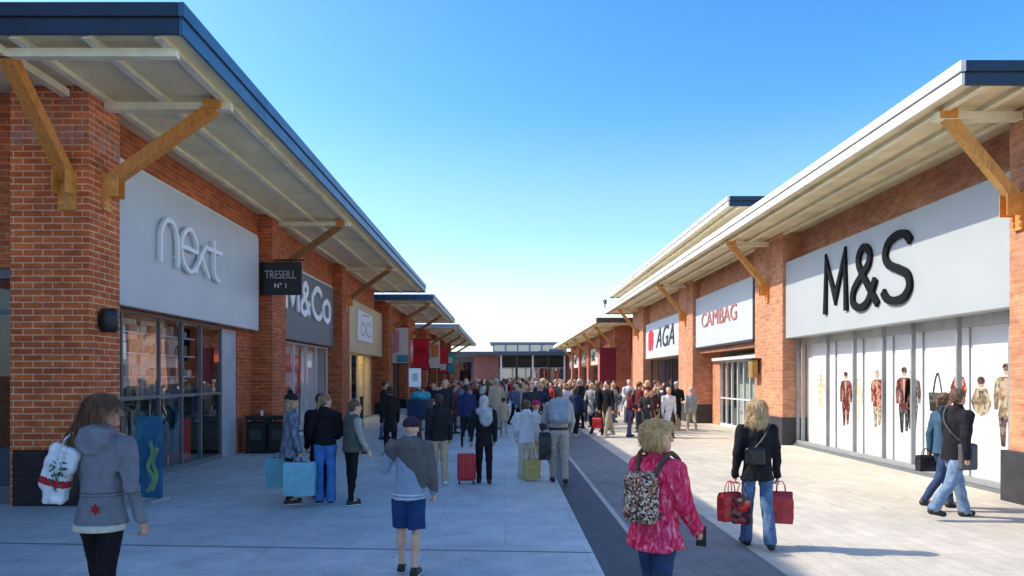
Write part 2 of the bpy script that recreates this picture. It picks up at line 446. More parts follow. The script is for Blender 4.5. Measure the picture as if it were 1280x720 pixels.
def strokes(mb, lines, w, depth, o, u, v, n, off=0.0, mi=0):
    """flat ribbon strokes: lines hold 2-D points in metres; o/u/v/n place them on the sign"""
    o, u, v, n = Vector(o), Vector(u), Vector(v), Vector(n)
    for li, ln in enumerate(lines):
        vs, fs = [], []
        dd = depth + 0.0015 * li
        pts = [np.array(p, float) for p in ln]
        for i, p in enumerate(pts):
            a = p - pts[i - 1] if i > 0 else pts[1] - p
            b = pts[i + 1] - p if i < len(pts) - 1 else a
            a = a / (np.linalg.norm(a) + 1e-9); b = b / (np.linalg.norm(b) + 1e-9)
            t = a + b
            if np.linalg.norm(t) < 1e-3: t = a
            t = t / np.linalg.norm(t)
            nr = np.array((-t[1], t[0]))
            k = 1 / max(0.45, float(np.dot(nr, np.array((-a[1], a[0])))))
            dd = depth + 0.0015 * li + 0.006 * i / len(pts)
            for sgn in (1, -1):
                q = p + nr * sgn * w / 2 * k
                base = o + u * q[0] + v * q[1]
                vs.append(base + n * off); vs.append(base + n * (off + dd))
        for i in range(len(pts) - 1):
            a, b = 4 * i, 4 * i + 4
            fs += [(a + 1, a + 3, b + 3, b + 1), (a, b, b + 2, a + 2), (a, a + 1, b + 1, b), (a + 2, b + 2, b + 3, a + 3)]
        e = 4 * (len(pts) - 1)
        fs += [(0, 2, 3, 1), (e, e + 1, e + 3, e + 2)]
        mb.add(vs, fs, mi)


def font_mesh(text, h, width, depth, o, u, v, n, org, name, mat, parent, shear=0.0):
    cu = bpy.data.curves.new('lettering', 'FONT')
    cu.body = text; cu.size = 1; cu.extrude = 0.02; cu.shear = shear
    ob = link(bpy.data.objects.new('lettering', cu))
    dg = bpy.context.evaluated_depsgraph_get()
    me = bpy.data.meshes.new_from_object(ob.evaluated_get(dg))
    co = np.zeros(len(me.vertices) * 3); me.vertices.foreach_get('co', co); co = co.reshape(-1, 3)
    fs = [tuple(p.vertices) for p in me.polygons]
    bpy.data.objects.remove(ob); bpy.data.curves.remove(cu); bpy.data.meshes.remove(me)
    mn, mx = co.min(0), co.max(0)
    q = (co - mn) / np.maximum(mx - mn, 1e-6)
    o, u, v, n, org = [np.array(a, float) for a in (o, u, v, n, org)]
    W = o + np.outer(q[:, 0] * width, u) + np.outer(q[:, 1] * h, v) + np.outer(q[:, 2] * depth, n) - org
    return mesh_obj(name, W, fs, mat, parent)


# ------------------------------------------------------------------ buildings
def shop_window(root, org, side, xg, ys, z0, z1, frame, glass, transom=None, fw=0.06, name='shop_window'):
    """glazing in the plane |x| = xg, mullions at the given ys; one framed unit with its panes"""
    y0, y1 = ys[0], ys[-1]
    m = MB(org)
    x0, x1 = side * (xg - 0.05), side * (xg + 0.05)
    m.box(x0, x1, y0, y1, z0, z0 + 0.10); m.box(x0, x1, y0, y1, z1 - fw, z1)
    for i, yy in enumerate(ys):
        w = fw if 0 < i < len(ys) - 1 else fw * 0.8
        m.box(side * (xg - 0.032), side * (xg + 0.058), yy - w / 2, yy + w / 2, z0, z1)
    if transom: m.box(x0 + side * 0.006, x1, y0, y1, transom, transom + 0.05)
    fr = m.build(name, frame, root)
    for a, b in zip(ys[:-1], ys[1:]):
        xq = side * xg; ya, yb, za, zb_ = a + fw / 2 - 0.005, b - fw / 2 + 0.005, z0 + 0.095, z1 - fw + 0.005
        MB(org).quad((xq, ya, za), (xq, yb, za), (xq, yb, zb_), (xq, ya, zb_)).build('pane', glass, fr)
    return fr


def strut(root, org, a, b, r, mat, wallx, side, yc, z):
    s = MB(org)
    a, b = Vector(a), Vector(b)
    s.bar(a, b, r * 2, r * 2.2)
    o = s.build('strut', mat, root)
    br = MB(org)
    br.box(wallx, wallx - side * 0.05, yc - r * 1.35, yc + r * 1.35, z - 0.42, z + 0.16)
    for k in (-1, 1):
        br.box(wallx - side * 0.048, wallx - side * 0.26, yc + k * (r + 0.012) - 0.008, yc + k * (r + 0.012) + 0.008, z - 0.2, z + 0.14)
    for zz in (z - 0.34, z - 0.25):
        for k in (-1, 1):
            br.box(wallx - side * 0.048, wallx - side * 0.068, yc + k * r * 0.9 - 0.02, yc + k * r * 0.9 + 0.02, zz - 0.02, zz + 0.02)
    br.build('bracket', STEEL_O, o)
    hd = MB(org); hd.bbox(b.x - 0.13, b.x + 0.13, b.y - r * 1.3, b.y + r * 1.3, b.z - 0.03, b.z + 0.12, 0.012)
    hd.build('shoe_plate', STEEL_O, o)
    return o


def canopy(root, org, side, xe, xi, y0, y1, zt, zb, soffit, side_mat, front_mat, xwall, beams, white=False, name='canopy'):
    """flat projecting roof with fascia on its street and end edges, purlins and beams below"""
    X = lambda a: side * a
    zs = zb + 0.06
    r = MB(org); r.box(X(xe + 0.05), X(xi), y0 + 0.05, y1 - 0.05, zs, zt - 0.03)
    ro = r.build(name, soffit, root)
    t = MB(org); t.box(X(xe + 0.03), X(xi), y0 + 0.03, y1 - 0.03, zt - 0.028, zt - 0.004); t.build('roof_sheet', ROOFM, ro)
    h = zt - zb
    f = MB(org)
    f.bbox(X(xe - 0.03), X(xe + 0.049), y0 - 0.03, y1 + 0.03, zb + 0.55 * h, zt, 0.008)
    f.box(X(xe + 0.012), X(xe + 0.046), y0, y1, zb + 0.5 * h, zb + 0.55 * h, 1)
    f.bbox(X(xe), X(xe + 0.049), y0, y1, zb, zb + 0.5 * h, 0.008)
    yy = y0 + 3.1
    while yy < y1 - 1:
        f.box(X(xe - 0.0315), X(xe - 0.0285), yy - 0.008, yy + 0.008, zb + 0.55 * h + 0.01, zt - 0.01, 1); f.box(X(xe - 0.0015), X(xe + 0.0015), yy - 0.008, yy + 0.008, zb + 0.01, zb + 0.5 * h - 0.01, 1); yy += 3.1
    f.build('fascia', [side_mat, GAP], ro)
    f = MB(org)
    f.bbox(X(xe + 0.052), X(xi), y0 - 0.03, y0 + 0.049, zb + 0.55 * h, zt - 0.001, 0.008)
    f.box(X(xe + 0.052), X(xi), y0 + 0.012, y0 + 0.046, zb + 0.5 * h, zb + 0.55 * h, 1)
    f.bbox(X(xe + 0.052), X(xi), y0, y0 + 0.049, zb, zb + 0.5 * h, 0.008)
    f.build('fascia', [front_mat, GAP], ro)
    f = MB(org); f.bbox(X(xe + 0.052), X(xi), y1 - 0.049, y1, zb, zt - 0.001, 0.008); f.build('fascia', front_mat, ro)
    # purlins along the street
    n = 3
    for i in range(n):
        xx = xe + 0.34 + (xwall - xe - 0.5) * i / (n - 1)
        m = MB(org); m.box(X(xx - 0.035), X(xx + 0.035), y0 + 0.06, y1 - 0.06, zs - 0.075, zs + 0.004); m.box(X(xx - 0.06), X(xx + 0.06), y0 + 0.06, y1 - 0.06, zs - 0.088, zs - 0.076)
        m.build('purlin', CREAM, ro)
    for yy in beams:
        m = MB(org); m.box(X(xe + 0.22), X(xwall + 0.3), yy - 0.06, yy + 0.06, zs - 0.20, zs - 0.089); m.box(X(xe + 0.22), X(xwall + 0.3), yy - 0.085, yy + 0.085, zs - 0.215, zs - 0.201)
        m.build('beam', CREAM, ro)
    return ro


def pier(root, org, side, xf, xb_, y0, y1, z1, mat, plinth_h=0.85, plinth=None, pm=0.03):
    p = MB(org); p.box(side * xf, side * xb_, y0, y1, -0.02, z1)
    po = p.build('pier', mat, root)
    if plinth_h:
        q = MB(org); q.bbox(side * (xf - pm), side * (xb_ - 0.05), y0 - pm, y1 + pm, -0.02, plinth_h, 0.012)
        q.build('plinth', plinth or BRICK_DARK, po)
    return po


def room(root, org, side, xa, xb_, y0, y1, z1, wallm, floorm=None, name='interior'):
    m = MB(org)
    a, b = side * xa, side * xb_
    m.quad((a, y0, 0.003), (b, y0, 0.003), (b, y1, 0.003), (a, y1, 0.003), 1)
    m.quad((b, y0, 0), (b, y1, 0), (b, y1, z1), (b, y0, z1))
    m.quad((a, y0, 0), (b, y0, 0), (b, y0, z1), (a, y0, z1))
    m.quad((a, y1, 0), (b, y1, 0), (b, y1, z1), (a, y1, z1))
    m.quad((a, y0, z1), (b, y0, z1), (b, y1, z1), (a, y1, z1))
    return m.build(name, [wallm, floorm or INT_D], root)


def sign_board(name, label, side, xs, y0, y1, z0, z1, mat, depth=0.15, edge=None, b=0.015):
    org = (side * xs, (y0 + y1) / 2, z0)
    r = thing(name, label, 'shop sign', org)
    m = MB(org); m.bbox(side * xs, side * (xs + depth), y0, y1, z0, z1, b); m.build('panel', mat, r)
    if edge:
        e = MB(org)
        e.box(side * (xs + 0.02), side * (xs + depth + 0.02), y0 - 0.07, y0 - 0.002, z0 - 0.07, z1)
        e.box(side * (xs + 0.02), side * (xs + depth + 0.02), y0 - 0.07, y1, z0 - 0.07, z0 - 0.002)
        e.build('frame', edge, r)
    return r, org


LU, LV, LN = (0, 1, 0), (0, 0, 1), (1, 0, 0)
RU, RV, RN = (0, -1, 0), (0, 0, 1), (-1, 0, 0)

# ---- left main building
o = (-6.35, 11, 0)
L1 = thing('shop_building', 'long red brick shop building on the left with navy edged canopy on timber struts', 'building', o)
PL = [(10.97, 11.85), (19.6, 20.8), (28.0, 29.3)]
for i, (a, b) in enumerate(PL):
    pier(L1, o, -1, 6.35, 7.55, a, b, 6.385, BRICK_PIER if i == 0 else BRICK_L, 0.85 if i == 0 else 0.3)
# front return pier face and the end wall that faces the camera
m = MB(o); m.box(-13.6, -7.56, 11.25, 11.5, 3.66, 6.385); m.box(-13.6, -12.2, 11.24, 11.5, 0, 3.66)
m.box(-13.6, -13.3, 11.5, 37.2, 0, 6.385)
m.box(-13.3, -7.56, 36.9, 37.2, 0, 6.385)
for a, b in ((11.85, 19.6), (20.8, 28.0), (29.3, 37.0)):
    m.box(-6.75, -7.1, a, b, 5.2, 6.385)
    m.box(-6.98, -7.4, a, b, 3.1, 5.2)
m.build('wall', BRICK_L, L1)
# end window
fm = MB(o)
for xx in (-7.6, -9.1, -10.6, -12.15):
    fm.box(xx - 0.04, xx + 0.04, 11.28, 11.4, 0, 3.62)
fm.box(-12.2, -7.56, 11.275, 11.405, 0, 0.25); fm.box(-12.2, -7.56, 11.275, 11.405, 3.5, 3.655); fm.box(-12.2, -7.56, 11.285, 11.395, 2.95, 3.02)
ew = fm.build('shop_window', FRAME_G, L1)
for xa, xc in ((-9.06, -7.64), (-10.56, -9.14), (-12.11, -10.64)):
    MB(o).box(xa, xc, 11.33, 11.34, 0.25, 3.5).build('pane', GLASS_D, ew)
m = MB(o); m.box(-12.2, -7.6, 14.0, 14.05, 0, 3.6); m.box(-11.5, -8.2, 12.4, 12.9, 0.25, 1.1, 1); m.box(-10.5, -7.8, 13.5, 13.7, 1.5, 2.6, 2)
m.build('window_display', [plain('olive_backing', (0.42, 0.44, 0.26), 0.8, scale=1, var=0.4), INT_L, plain('green_print', (0.16, 0.26, 0.10), 0.7, scale=4, var=0.5)], L1)
CAN1 = canopy(L1, o, -1, 4.13, 13.75, 9.2, 37.2, 6.74, 6.34, SOFFIT, NAVY, NAVY_D, 6.5, [11.45, 20.2, 28.6])
strut(L1, o, (-6.38, 11.42, 4.98), (-4.62, 11.42, 6.22), 0.085, TIMBER, -6.35, -1, 11.42, 5.0)
strut(L1, o, (-6.38, 20.2, 4.98), (-4.62, 20.2, 6.22), 0.075, TIMBER_D, -6.35, -1, 20.2, 5.0)
strut(L1, o, (-6.38, 28.6, 4.98), (-4.62, 28.6, 6.22), 0.075, TIMBER_D, -6.35, -1, 28.6, 5.0)
# forward strut on the front face of the corner pier
s = MB(o); s.bar((-6.66, 11.0, 4.94), (-6.66, 9.62, 6.26), 0.17, 0.19, up=(1, 0, 0)); so = s.build('strut', TIMBER, L1)
s = MB(o); s.box(-6.79, -6.53, 10.92, 10.969, 4.50, 5.10)
for k in (-1, 1): s.box(-6.66 + k * 0.1 - 0.008, -6.66 + k * 0.1 + 0.008, 10.72, 10.92, 4.72, 5.06)
for zz in (4.56, 4.66):
    for k in (-1, 1): s.box(-6.66 + k * 0.08 - 0.02, -6.66 + k * 0.08 + 0.02, 10.90, 10.921, zz - 0.02, zz + 0.02)
s.build('bracket', STEEL_O, so)
m = MB(o); m.box(-6.72, -6.60, 9.4, 10.9, 6.20, 6.31); m.box(-13.7, -4.36, 9.52, 9.64, 6.20, 6.31); m.build('beam', CREAM, CAN1)
# shop fronts
shop_window(L1, o, -1, 6.95, [11.87, 13.0, 14.43, 15.43, 16.4, 17.55], 0.0, 3.18, FRAME_G, GLASS, transom=1.55, fw=0.05)
m = MB(o); m.box(-6.93, -6.98, 17.6, 18.5, 0, 3.15); m.box(-6.90, -7.0, 18.5, 19.6, 0, 3.15, 1); m.build('door_panel', [plain('pale_blue_panel', (0.42, 0.50, 0.56), 0.35, scale=2), BRICK_L], L1)
room(L1, o, -1, 7.02, 12.0, 11.9, 19.5, 3.3, INT_L)
shop_window(L1, o, -1, 6.95, [20.8, 22.2, 23.6, 25.0, 26.4, 28.0], 0.0, 3.1, FRAME_W, GLASS_C)
room(L1, o, -1, 7.02, 11.0, 20.9, 27.9, 3.3, INT_L)
shop_window(L1, o, -1, 6.95, [29.3, 30.8, 32.3, 33.8, 35.3, 37.0], 0.0, 3.05, plain('cream_frame', (0.62, 0.52, 0.30), 0.5), GLASS_C)
room(L1, o, -1, 7.0, 7.9, 29.4, 36.9, 3.3, plain('lit_cream', (0.96, 0.84, 0.52), 0.6, scale=1, var=0.06), INT_L)


def rack(name, label, cat, x, y, w, h, cols, group=None):
    """a clothes rail hung with garments just inside a shop window"""
    r = thing(name, label, cat, (x, y, 0), 0, group)
    m = MB()
    m.tube([(0, -w / 2, 0), (0, -w / 2, h), (0, w / 2, h), (0, w / 2, 0)], 0.018, 6)
    for k in (-1, 1): m.box(-0.25, 0.25, k * w / 2 - 0.02, k * w / 2 + 0.02, 0.0, 0.03)
    m.build('rail', ALU, r)
    n = int(w / 0.11)
    for k in range(n):
        c = cols[k % len(cols)]
        yy = -w / 2 + 0.08 + k * (w - 0.16) / max(1, n - 1)
        g = MB(); L = random.uniform(0.7, 1.0)
        vs = [(-0.05, yy, h - 0.03), (0.05, yy, h - 0.03), (0.22, yy + 0.01, h - 0.14), (0.20, yy + 0.02, h - 0.14 - L), (-0.2, yy - 0.02, h - 0.14 - L), (-0.22, yy - 0.01, h - 0.14)]
        g.add(vs, [(0, 1, 2, 3, 4, 5)]); g.add([(a, b + 0.03, c_) for a, b, c_ in vs], [(5, 4, 3, 2, 1, 0)])
        g.build('garment', c, r)
    return r


CR = cloth('red_garment', (0.42, 0.03, 0.03)); CB = cloth('navy_garment', (0.03, 0.05, 0.12)); CW = cloth('white_garment', (0.7, 0.68, 0.64)); CT = cloth('tan_garment', (0.45, 0.3, 0.16)); CK = cloth('charcoal_garment', (0.05, 0.05, 0.055)); CTE = cloth('teal_garment', (0.05, 0.25, 0.28))
rack('clothes_rail', 'clothes rail with pale garments inside the cream lit tan fronted shop', 'clothes rail', -7.5, 32.6, 1.6, 1.5, [CW, CT])
rack('clothes_rail', 'clothes rail with white and tan garments inside the grey fronted shop window', 'clothes rail', -7.22, 13.3, 1.0, 1.45, [CW, CT, CK])
rack('clothes_rail', 'clothes rail with dark and teal garments behind the middle pane of the grey fronted shop', 'clothes rail', -7.22, 15.0, 0.8, 1.4, [CTE, CK, CB])
def shelving(name, label, y0, y1, seed):
    org = (-7.2, (y0 + y1) / 2, 1.5)
    r = thing(name, label, 'shelving', org)
    MB(org).box(-7.36, -7.33, y0, y1, 1.5, 3.1).build('back_board', plain('shelf_white', (0.86, 0.84, 0.78), 0.6, scale=1, var=0.05), r)
    q = random.Random(seed)
    for z in (1.52, 1.95, 2.4, 2.8):
        sh_ = MB(org); sh_.box(-7.33, -7.08, y0, y1, z, z + 0.03); so = sh_.build('shelf', FRAME_W, r)
        y = y0 + 0.08
        while y < y1 - 0.2:
            w_ = q.uniform(0.08, 0.26)
            MB(org).bbox(-7.30, -7.12, y, y + w_, z + 0.036, z + 0.036 + q.uniform(0.08, 0.3), 0.008).build('box', plain('goods_%d' % q.randrange(6), [(0.75, 0.7, 0.6), (0.3, 0.2, 0.12), (0.55, 0.5, 0.42), (0.06, 0.06, 0.07), (0.45, 0.12, 0.08), (0.2, 0.3, 0.34)][q.randrange(6)], 0.6), so)
            y += w_ + q.uniform(0.02, 0.2)
    return r


def poster_box(name, label, cat, x0, x1, y0, y1, z0, z1, mat, mat2=None):
    org = ((x0 + x1) / 2, (y0 + y1) / 2, z0)
    r = thing(name, label, cat, org)
    MB(org).bbox(x0, x1, y0, y1, z0, z1, 0.01).build('board', mat, r)
    if mat2:
        s = 1 if x1 < 0 else -1
        xf = max(x0, x1) if s > 0 else min(x0, x1)
        MB(org).box(xf, xf + s * 0.004, y0 + (y1 - y0) * 0.12, y1 - (y1 - y0) * 0.12, z0 + (z1 - z0) * 0.2, z0 + (z1 - z0) * 0.55).build('print', mat2, r)
    return r


shelving('added_shelving', 'added white shelving imitating pale reflections behind the first panes of the grey fronted shop', 12.1, 14.3, 1)  # shelving added to give the panes their pale reflected look
shelving('added_shelving', 'added white shelving imitating pale reflections behind the middle panes of the grey fronted shop', 14.5, 16.4, 2)
poster_box('display_board', 'dark maroon display board behind the last pane of the grey fronted shop', 'display board', -7.16, -7.12, 16.6, 17.4, 1.45, 2.95, plain('maroon_board', (0.07, 0.018, 0.02), 0.6))
poster_box('display_box', 'red display box standing low in the window of the grey fronted shop', 'display box', -7.4, -7.08, 15.6, 16.2, 0.12, 1.05, plain('red_box', (0.50, 0.03, 0.025), 0.5))
poster_box('white_backdrop', 'white window backdrop behind the red sale poster', 'window backdrop', -7.46, -7.42, 21.0, 27.9, 0.05, 3.1, plain('white_board', (0.75, 0.76, 0.74), 0.6))
poster_box('sale_poster', 'red sale poster with white patch in the window under the dark grey sign', 'poster', -7.36, -7.32, 22.6, 25.6, 1.35, 2.75, plain('red_poster', (0.62, 0.05, 0.06), 0.5), plain('pink_print', (0.8, 0.45, 0.42), 0.6))
org = (-7.45, 33.2, 3.2)
r = thing('ceiling_light', 'warm lit strip light inside the tan fronted shop', 'ceiling light', org)
lm, lnt, lb = nmat('warm_lamp'); lb.inputs['Base Color'].default_value = (1, 0.9, 0.7, 1); lb.inputs['Emission Color'].default_value = (1.0, 0.78, 0.42, 1); lb.inputs['Emission Strength'].default_value = 9
MB(org).box(-7.6, -7.3, 29.8, 36.6, 3.20, 3.24).build('diffuser', lm, r); MB(org).box(-7.64, -7.26, 29.7, 36.7, 3.241, 3.28).build('housing', FRAME_W, r)
wm, wnt, wb = nmat('added_fill_lamp'); wb.inputs['Base Color'].default_value = (1, 0.97, 0.9, 1); wb.inputs['Emission Color'].default_value = (1.0, 0.93, 0.80, 1); wb.inputs['Emission Strength'].default_value = 42  # lamps added to brighten the first two shop windows
for ya_, yb__, lb_ in ((12.0, 16.6, 'added white strip light brightening the shelving inside the grey fronted shop'), (21.4, 27.6, 'added white strip light brightening the red poster in the dark grey shop')):
    org = (-7.12, (ya_ + yb__) / 2, 3.2)
    r = thing('ceiling_light', lb_, 'ceiling light', org)
    MB(org).box(-7.20, -7.05, ya_, yb__, 3.20, 3.23).build('diffuser', wm, r); MB(org).box(-7.22, -7.03, ya_ - 0.05, yb__ + 0.05, 3.231, 3.27).build('housing', FRAME_W, r)
poster_box('window_blind', 'white window board beside the red sale poster', 'window board', -7.36, -7.32, 25.8, 27.8, 0.3, 2.95, plain('white_board', (0.75, 0.76, 0.74), 0.6))

# signs, left
r, so_ = sign_board('shop_sign', 'large grey shop sign with white script reading next', -1, 6.6, 11.9, 19.25, 3.20, 5.68, plain('grey_sign', (0.58, 0.60, 0.60), 0.45, scale=0.6, var=0.08))
e = MB(so_); e.box(-6.63, -6.75, 11.9, 19.25, 5.682, 5.74); e.box(-6.62, -6.75, 11.83, 11.898, 3.2, 5.74); e.build('edge_trim', FRAME_W, r)
sw, sh = 3.25, 0.86
S = lambda pts, n=8: [(p[0] * sw, p[1] * sh) for p in catmull(pts, n)]
nx = [S([(0.015, 0), (0.015, 0.3), (0.02, 0.68), (0.065, 0.93), (0.125, 1.0), (0.185, 0.92), (0.225, 0.68), (0.232, 0.3), (0.232, 0)]),
      S([(0.285, 0.54), (0.38, 0.545), (0.50, 0.54), (0.492, 0.78), (0.43, 0.99), (0.365, 0.99), (0.30, 0.8), (0.275, 0.5), (0.305, 0.2), (0.38, 0.02), (0.45, 0.06), (0.52, 0.27), (0.58, 0.55), (0.65, 0.80)]),
      S([(0.535, 0.30), (0.56, 0.50), (0.62, 0.26), (0.69, 0.0)]), S([(0.50, 0.20), (0.475, 0.0)]),
      S([(0.775, 1.02), (0.775, 0.6), (0.78, 0.2), (0.81, 0.04), (0.87, 0.0)]), S([(0.655, 0.74), (0.75, 0.745), (0.90, 0.745)])]
lt = MB(so_); strokes(lt, nx, 0.085, 0.06, (-6.6, 13.55, 4.13), LU, LV, LN, 0.05)
for p in ((13.62, 4.35), (14.29, 4.35), (14.45, 4.55), (15.15, 4.5), (16.07, 4.6), (15.55, 4.45)): lt.box(-6.6, -6.55, p[0] - 0.012, p[0] + 0.012, p[1] - 0.012, p[1] + 0.012)
lt.build('lettering', plain('white_letter', (0.85, 0.86, 0.87), 0.35, scale=2, var=0.04), r)

r, so_ = sign_board('shop_sign', 'dark grey shop sign with white lettering reading M&Co', -1, 6.6, 20.85, 27.6, 3.12, 5.36, plain('slate_sign', (0.10, 0.125, 0.14), 0.5, scale=0.6, var=0.1))
e = MB(so_); e.box(-6.62, -6.75, 20.85, 27.6, 5.362, 5.42); e.build('edge_trim', FRAME_W, r)
WLET = plain('white_letter2', (0.88, 0.88, 0.88), 0.4, var=0.03)
S2 = lambda x0, w, pts, sm=True: [(x0 + p[0] * w, p[1] * 0.98) for p in (catmull(pts, 7) if sm else pts)]
MM = [(0, 0), (0.05, 1), (0.5, 0.25), (0.95, 1), (1, 0)]
AMP = [(1.0, 0.0), (0.62, 0.36), (0.30, 0.70), (0.30, 0.90), (0.5, 1.0), (0.70, 0.88), (0.66, 0.70), (0.40, 0.54), (0.08, 0.32), (0.06, 0.10), (0.32, 0.0), (0.64, 0.08), (0.92, 0.42)]
CC = [(0.95, 0.82), (0.7, 1.0), (0.35, 0.97), (0.06, 0.68), (0.06, 0.32), (0.35, 0.03), (0.7, 0.0), (0.95, 0.18)]
OO = [(0.5, 0.72), (0.12, 0.58), (0.02, 0.34), (0.15, 0.08), (0.5, -0.02), (0.85, 0.08), (0.98, 0.34), (0.88, 0.58), (0.5, 0.72)]
lt = MB(so_); strokes(lt, [S2(0, 1.25, MM, False), S2(1.55, 1.05, AMP), S2(2.85, 1.35, CC), S2(4.35, 1.0, OO)], 0.2, 0.05, (-6.6, 21.55, 4.04), LU, LV, LN, 0.0)
lt.build('lettering', WLET, r)

r, so_ = sign_board('shop_sign', 'tan shop sign carrying a pale square panel with a faint grey emblem', -1, 6.6, 29.5, 38.4, 3.05, 5.34, plain('tan_sign', (0.62, 0.48, 0.26), 0.55, scale=0.6, var=0.1))
pm_ = MB(so_); pm_.bbox(-6.599, -6.54, 31.9, 35.4, 3.62, 4.98, 0.01); pp = pm_.build('logo_panel', plain('pale_panel', (0.80, 0.80, 0.78), 0.5, var=0.05), r)
lt = MB(so_); strokes(lt, [[(p[0] * 0.9, p[1] * 0.8) for p in catmull(OO, 7)], [(p[0] * 1.2 + 1.15, p[1] * 0.6) for p in catmull(CC, 7)], [(0.35, 0.9), (1.9, 0.98)]], 0.07, 0.01, (-6.54, 32.6, 3.9), LU, LV, LN, 0.0)
lt.build('emblem', plain('grey_print', (0.45, 0.47, 0.5), 0.6), pp)

# hanging sign on the second pier
org = (-6.0, 20.1, 4.17)
r = thing('hanging_sign', 'black hanging sign with white lettering projecting from the second pier', 'hanging sign', org)
MB(org).bbox(-6.64, -5.52, 19.50, 19.585, 4.19, 5.08, 0.012).build('board', plain('black_board', (0.012, 0.013, 0.018), 0.4, var=0.3), r)
b_ = MB(org); b_.tube([(-6.34, 19.68, 5.16), (-5.5, 19.68, 5.16)], 0.022, 8); b_.bar((-6.2, 19.68, 5.15), (-6.2, 19.55, 5.06), 0.03, 0.03); b_.bar((-5.7, 19.68, 5.15), (-5.7, 19.55, 5.06), 0.03, 0.03); b_.build('bracket', BLACK_M, r)
font_mesh('TRESEILL', 0.22, 0.84, 0.006, (-6.52, 19.499, 4.63), (1, 0, 0), (0, 0, 1), (0, -1, 0), org, 'lettering', plain('dim_letter', (0.42, 0.43, 0.44), 0.5, var=0.3, scale=12), r)
font_mesh('N\u00b0 1', 0.13, 0.32, 0.006, (-6.26, 19.499, 4.38), (1, 0, 0), (0, 0, 1), (0, -1, 0), org, 'lettering', WLET, r)

# wall lamp on the corner pier
org = (-6.30, 11.3, 2.85)
r = thing('wall_lamp', 'round black wall lamp on the street face of the corner pier', 'wall lamp', org)
w = MB(org)
w.tube([(-6.349, 11.3, 2.84), (-6.30, 11.3, 2.84)], 0.11, 14); w.build('back_plate', BLACK_M, r)
w = MB(org); w.tube([(-6.22, 11.3, 2.66), (-6.22, 11.3, 2.68), (-6.22, 11.3, 3.0), (-6.22, 11.3, 3.03)], [0.10, 0.125, 0.125, 0.10], 18); w.bar((-6.3, 11.3, 2.84), (-6.22, 11.3, 2.84), 0.06, 0.06); w.build('body', BLACK_M, r, True)

# litter bins by the second pier
def bin_(x, y, label):
    r = thing('litter_bin', label, 'litter bin', (x, y, 0), 0, 'black bins against the second pier')
    m = MB(); m.bbox(-0.26, 0.26, -0.26, 0.26, 0.03, 0.80, 0.03); m.bbox(-0.27, 0.27, -0.27, 0.27, 0.86, 0.96, 0.02)
    for sx in (-1, 1):
        for sy in (-1, 1): m.box(sx * 0.24 - 0.02, sx * 0.24 + 0.02, sy * 0.24 - 0.02, sy * 0.24 + 0.02, 0.0, 0.88)
    m.build('body', BLACK_M, r)
    m = MB(); m.box(-0.16, 0.16, -0.264, -0.261, 0.36, 0.60); m.build('plate', plain('dull_plate', (0.06, 0.06, 0.065), 0.4), r)
    return r


bin_(-6.42, 18.75, 'left black litter bin of the pair below the second brick pier')
bin_(-5.86, 18.8, 'right black litter bin of the pair below the second brick pier')
org = (-6.4, 18.75, 0.96)
r = thing('paper_cup', 'white paper cup left on top of a black litter bin', 'cup', org)
MB().tube([(0.05, 0, 0.0), (0.05, 0, 0.12)], [0.03, 0.042], 10).build('cup_body', WHITE_P, r); MB().tube([(0.05, 0, 0.119), (0.05, 0, 0.135)], [0.045, 0.04], 10).build('lid', FRAME_W, r)

# A-board banner next to the corner
org = (-5.62, 11.35, 0)
r = thing('pavement_sign', 'tall blue pavement sign with green swirl standing by the grey fronted shop', 'pavement sign', org, rad(-14))
BLUE_B = cloth('blue_banner', (0.02, 0.13, 0.30), folds=0.15, pattern='streak', cols=[(0.02, 0.08, 0.17), (0.03, 0.14, 0.25), (0.06, 0.25, 0.33)], scale=5)
m = MB(); m.bbox(-0.24, 0.24, -0.02, 0.02, 0.06, 1.34, 0.008); m.build('panel', BLUE_B, r)
m = MB(); strokes(m, [[(p[0], p[1]) for p in catmull([(-0.02, 0.15), (0.1, 0.35), (0.0, 0.55), (0.09, 0.75), (0.04, 0.95)], 8)], [(p[0], p[1]) for p in catmull([(0.08, 0.18), (0.16, 0.4), (0.1, 0.62), (0.18, 0.85)], 8)]], 0.06, 0.003, (0, -0.021, 0), (1, 0, 0), (0, 0, 1), (0, -1, 0))
m.build('print', plain('lime_print', (0.22, 0.34, 0.14), 0.6, scale=6, var=0.5), r)
MB().box(-0.22, -0.16, -0.2, 0.2, 0, 0.05).build('foot', ALU, r); MB().box(0.16, 0.22, -0.2, 0.2, 0, 0.05).build('foot', ALU, r)

# black post by the far group
org = (-3.72, 18.6, 0)
r = thing('barrier_post', 'slim black barrier post standing on the shaded pavement by the tan shop', 'post', org)
MB().tube([(0, 0, 0), (0, 0, 0.04), (0, 0, 0.045)], [0.17, 0.17, 0.05], 14).build('base', BLACK_M, r); MB().tube([(0, 0, 0.04), (0, 0, 1.42), (0, 0, 1.46)], [0.045, 0.045, 0.06], 10).build('pole', BLACK_M, r)


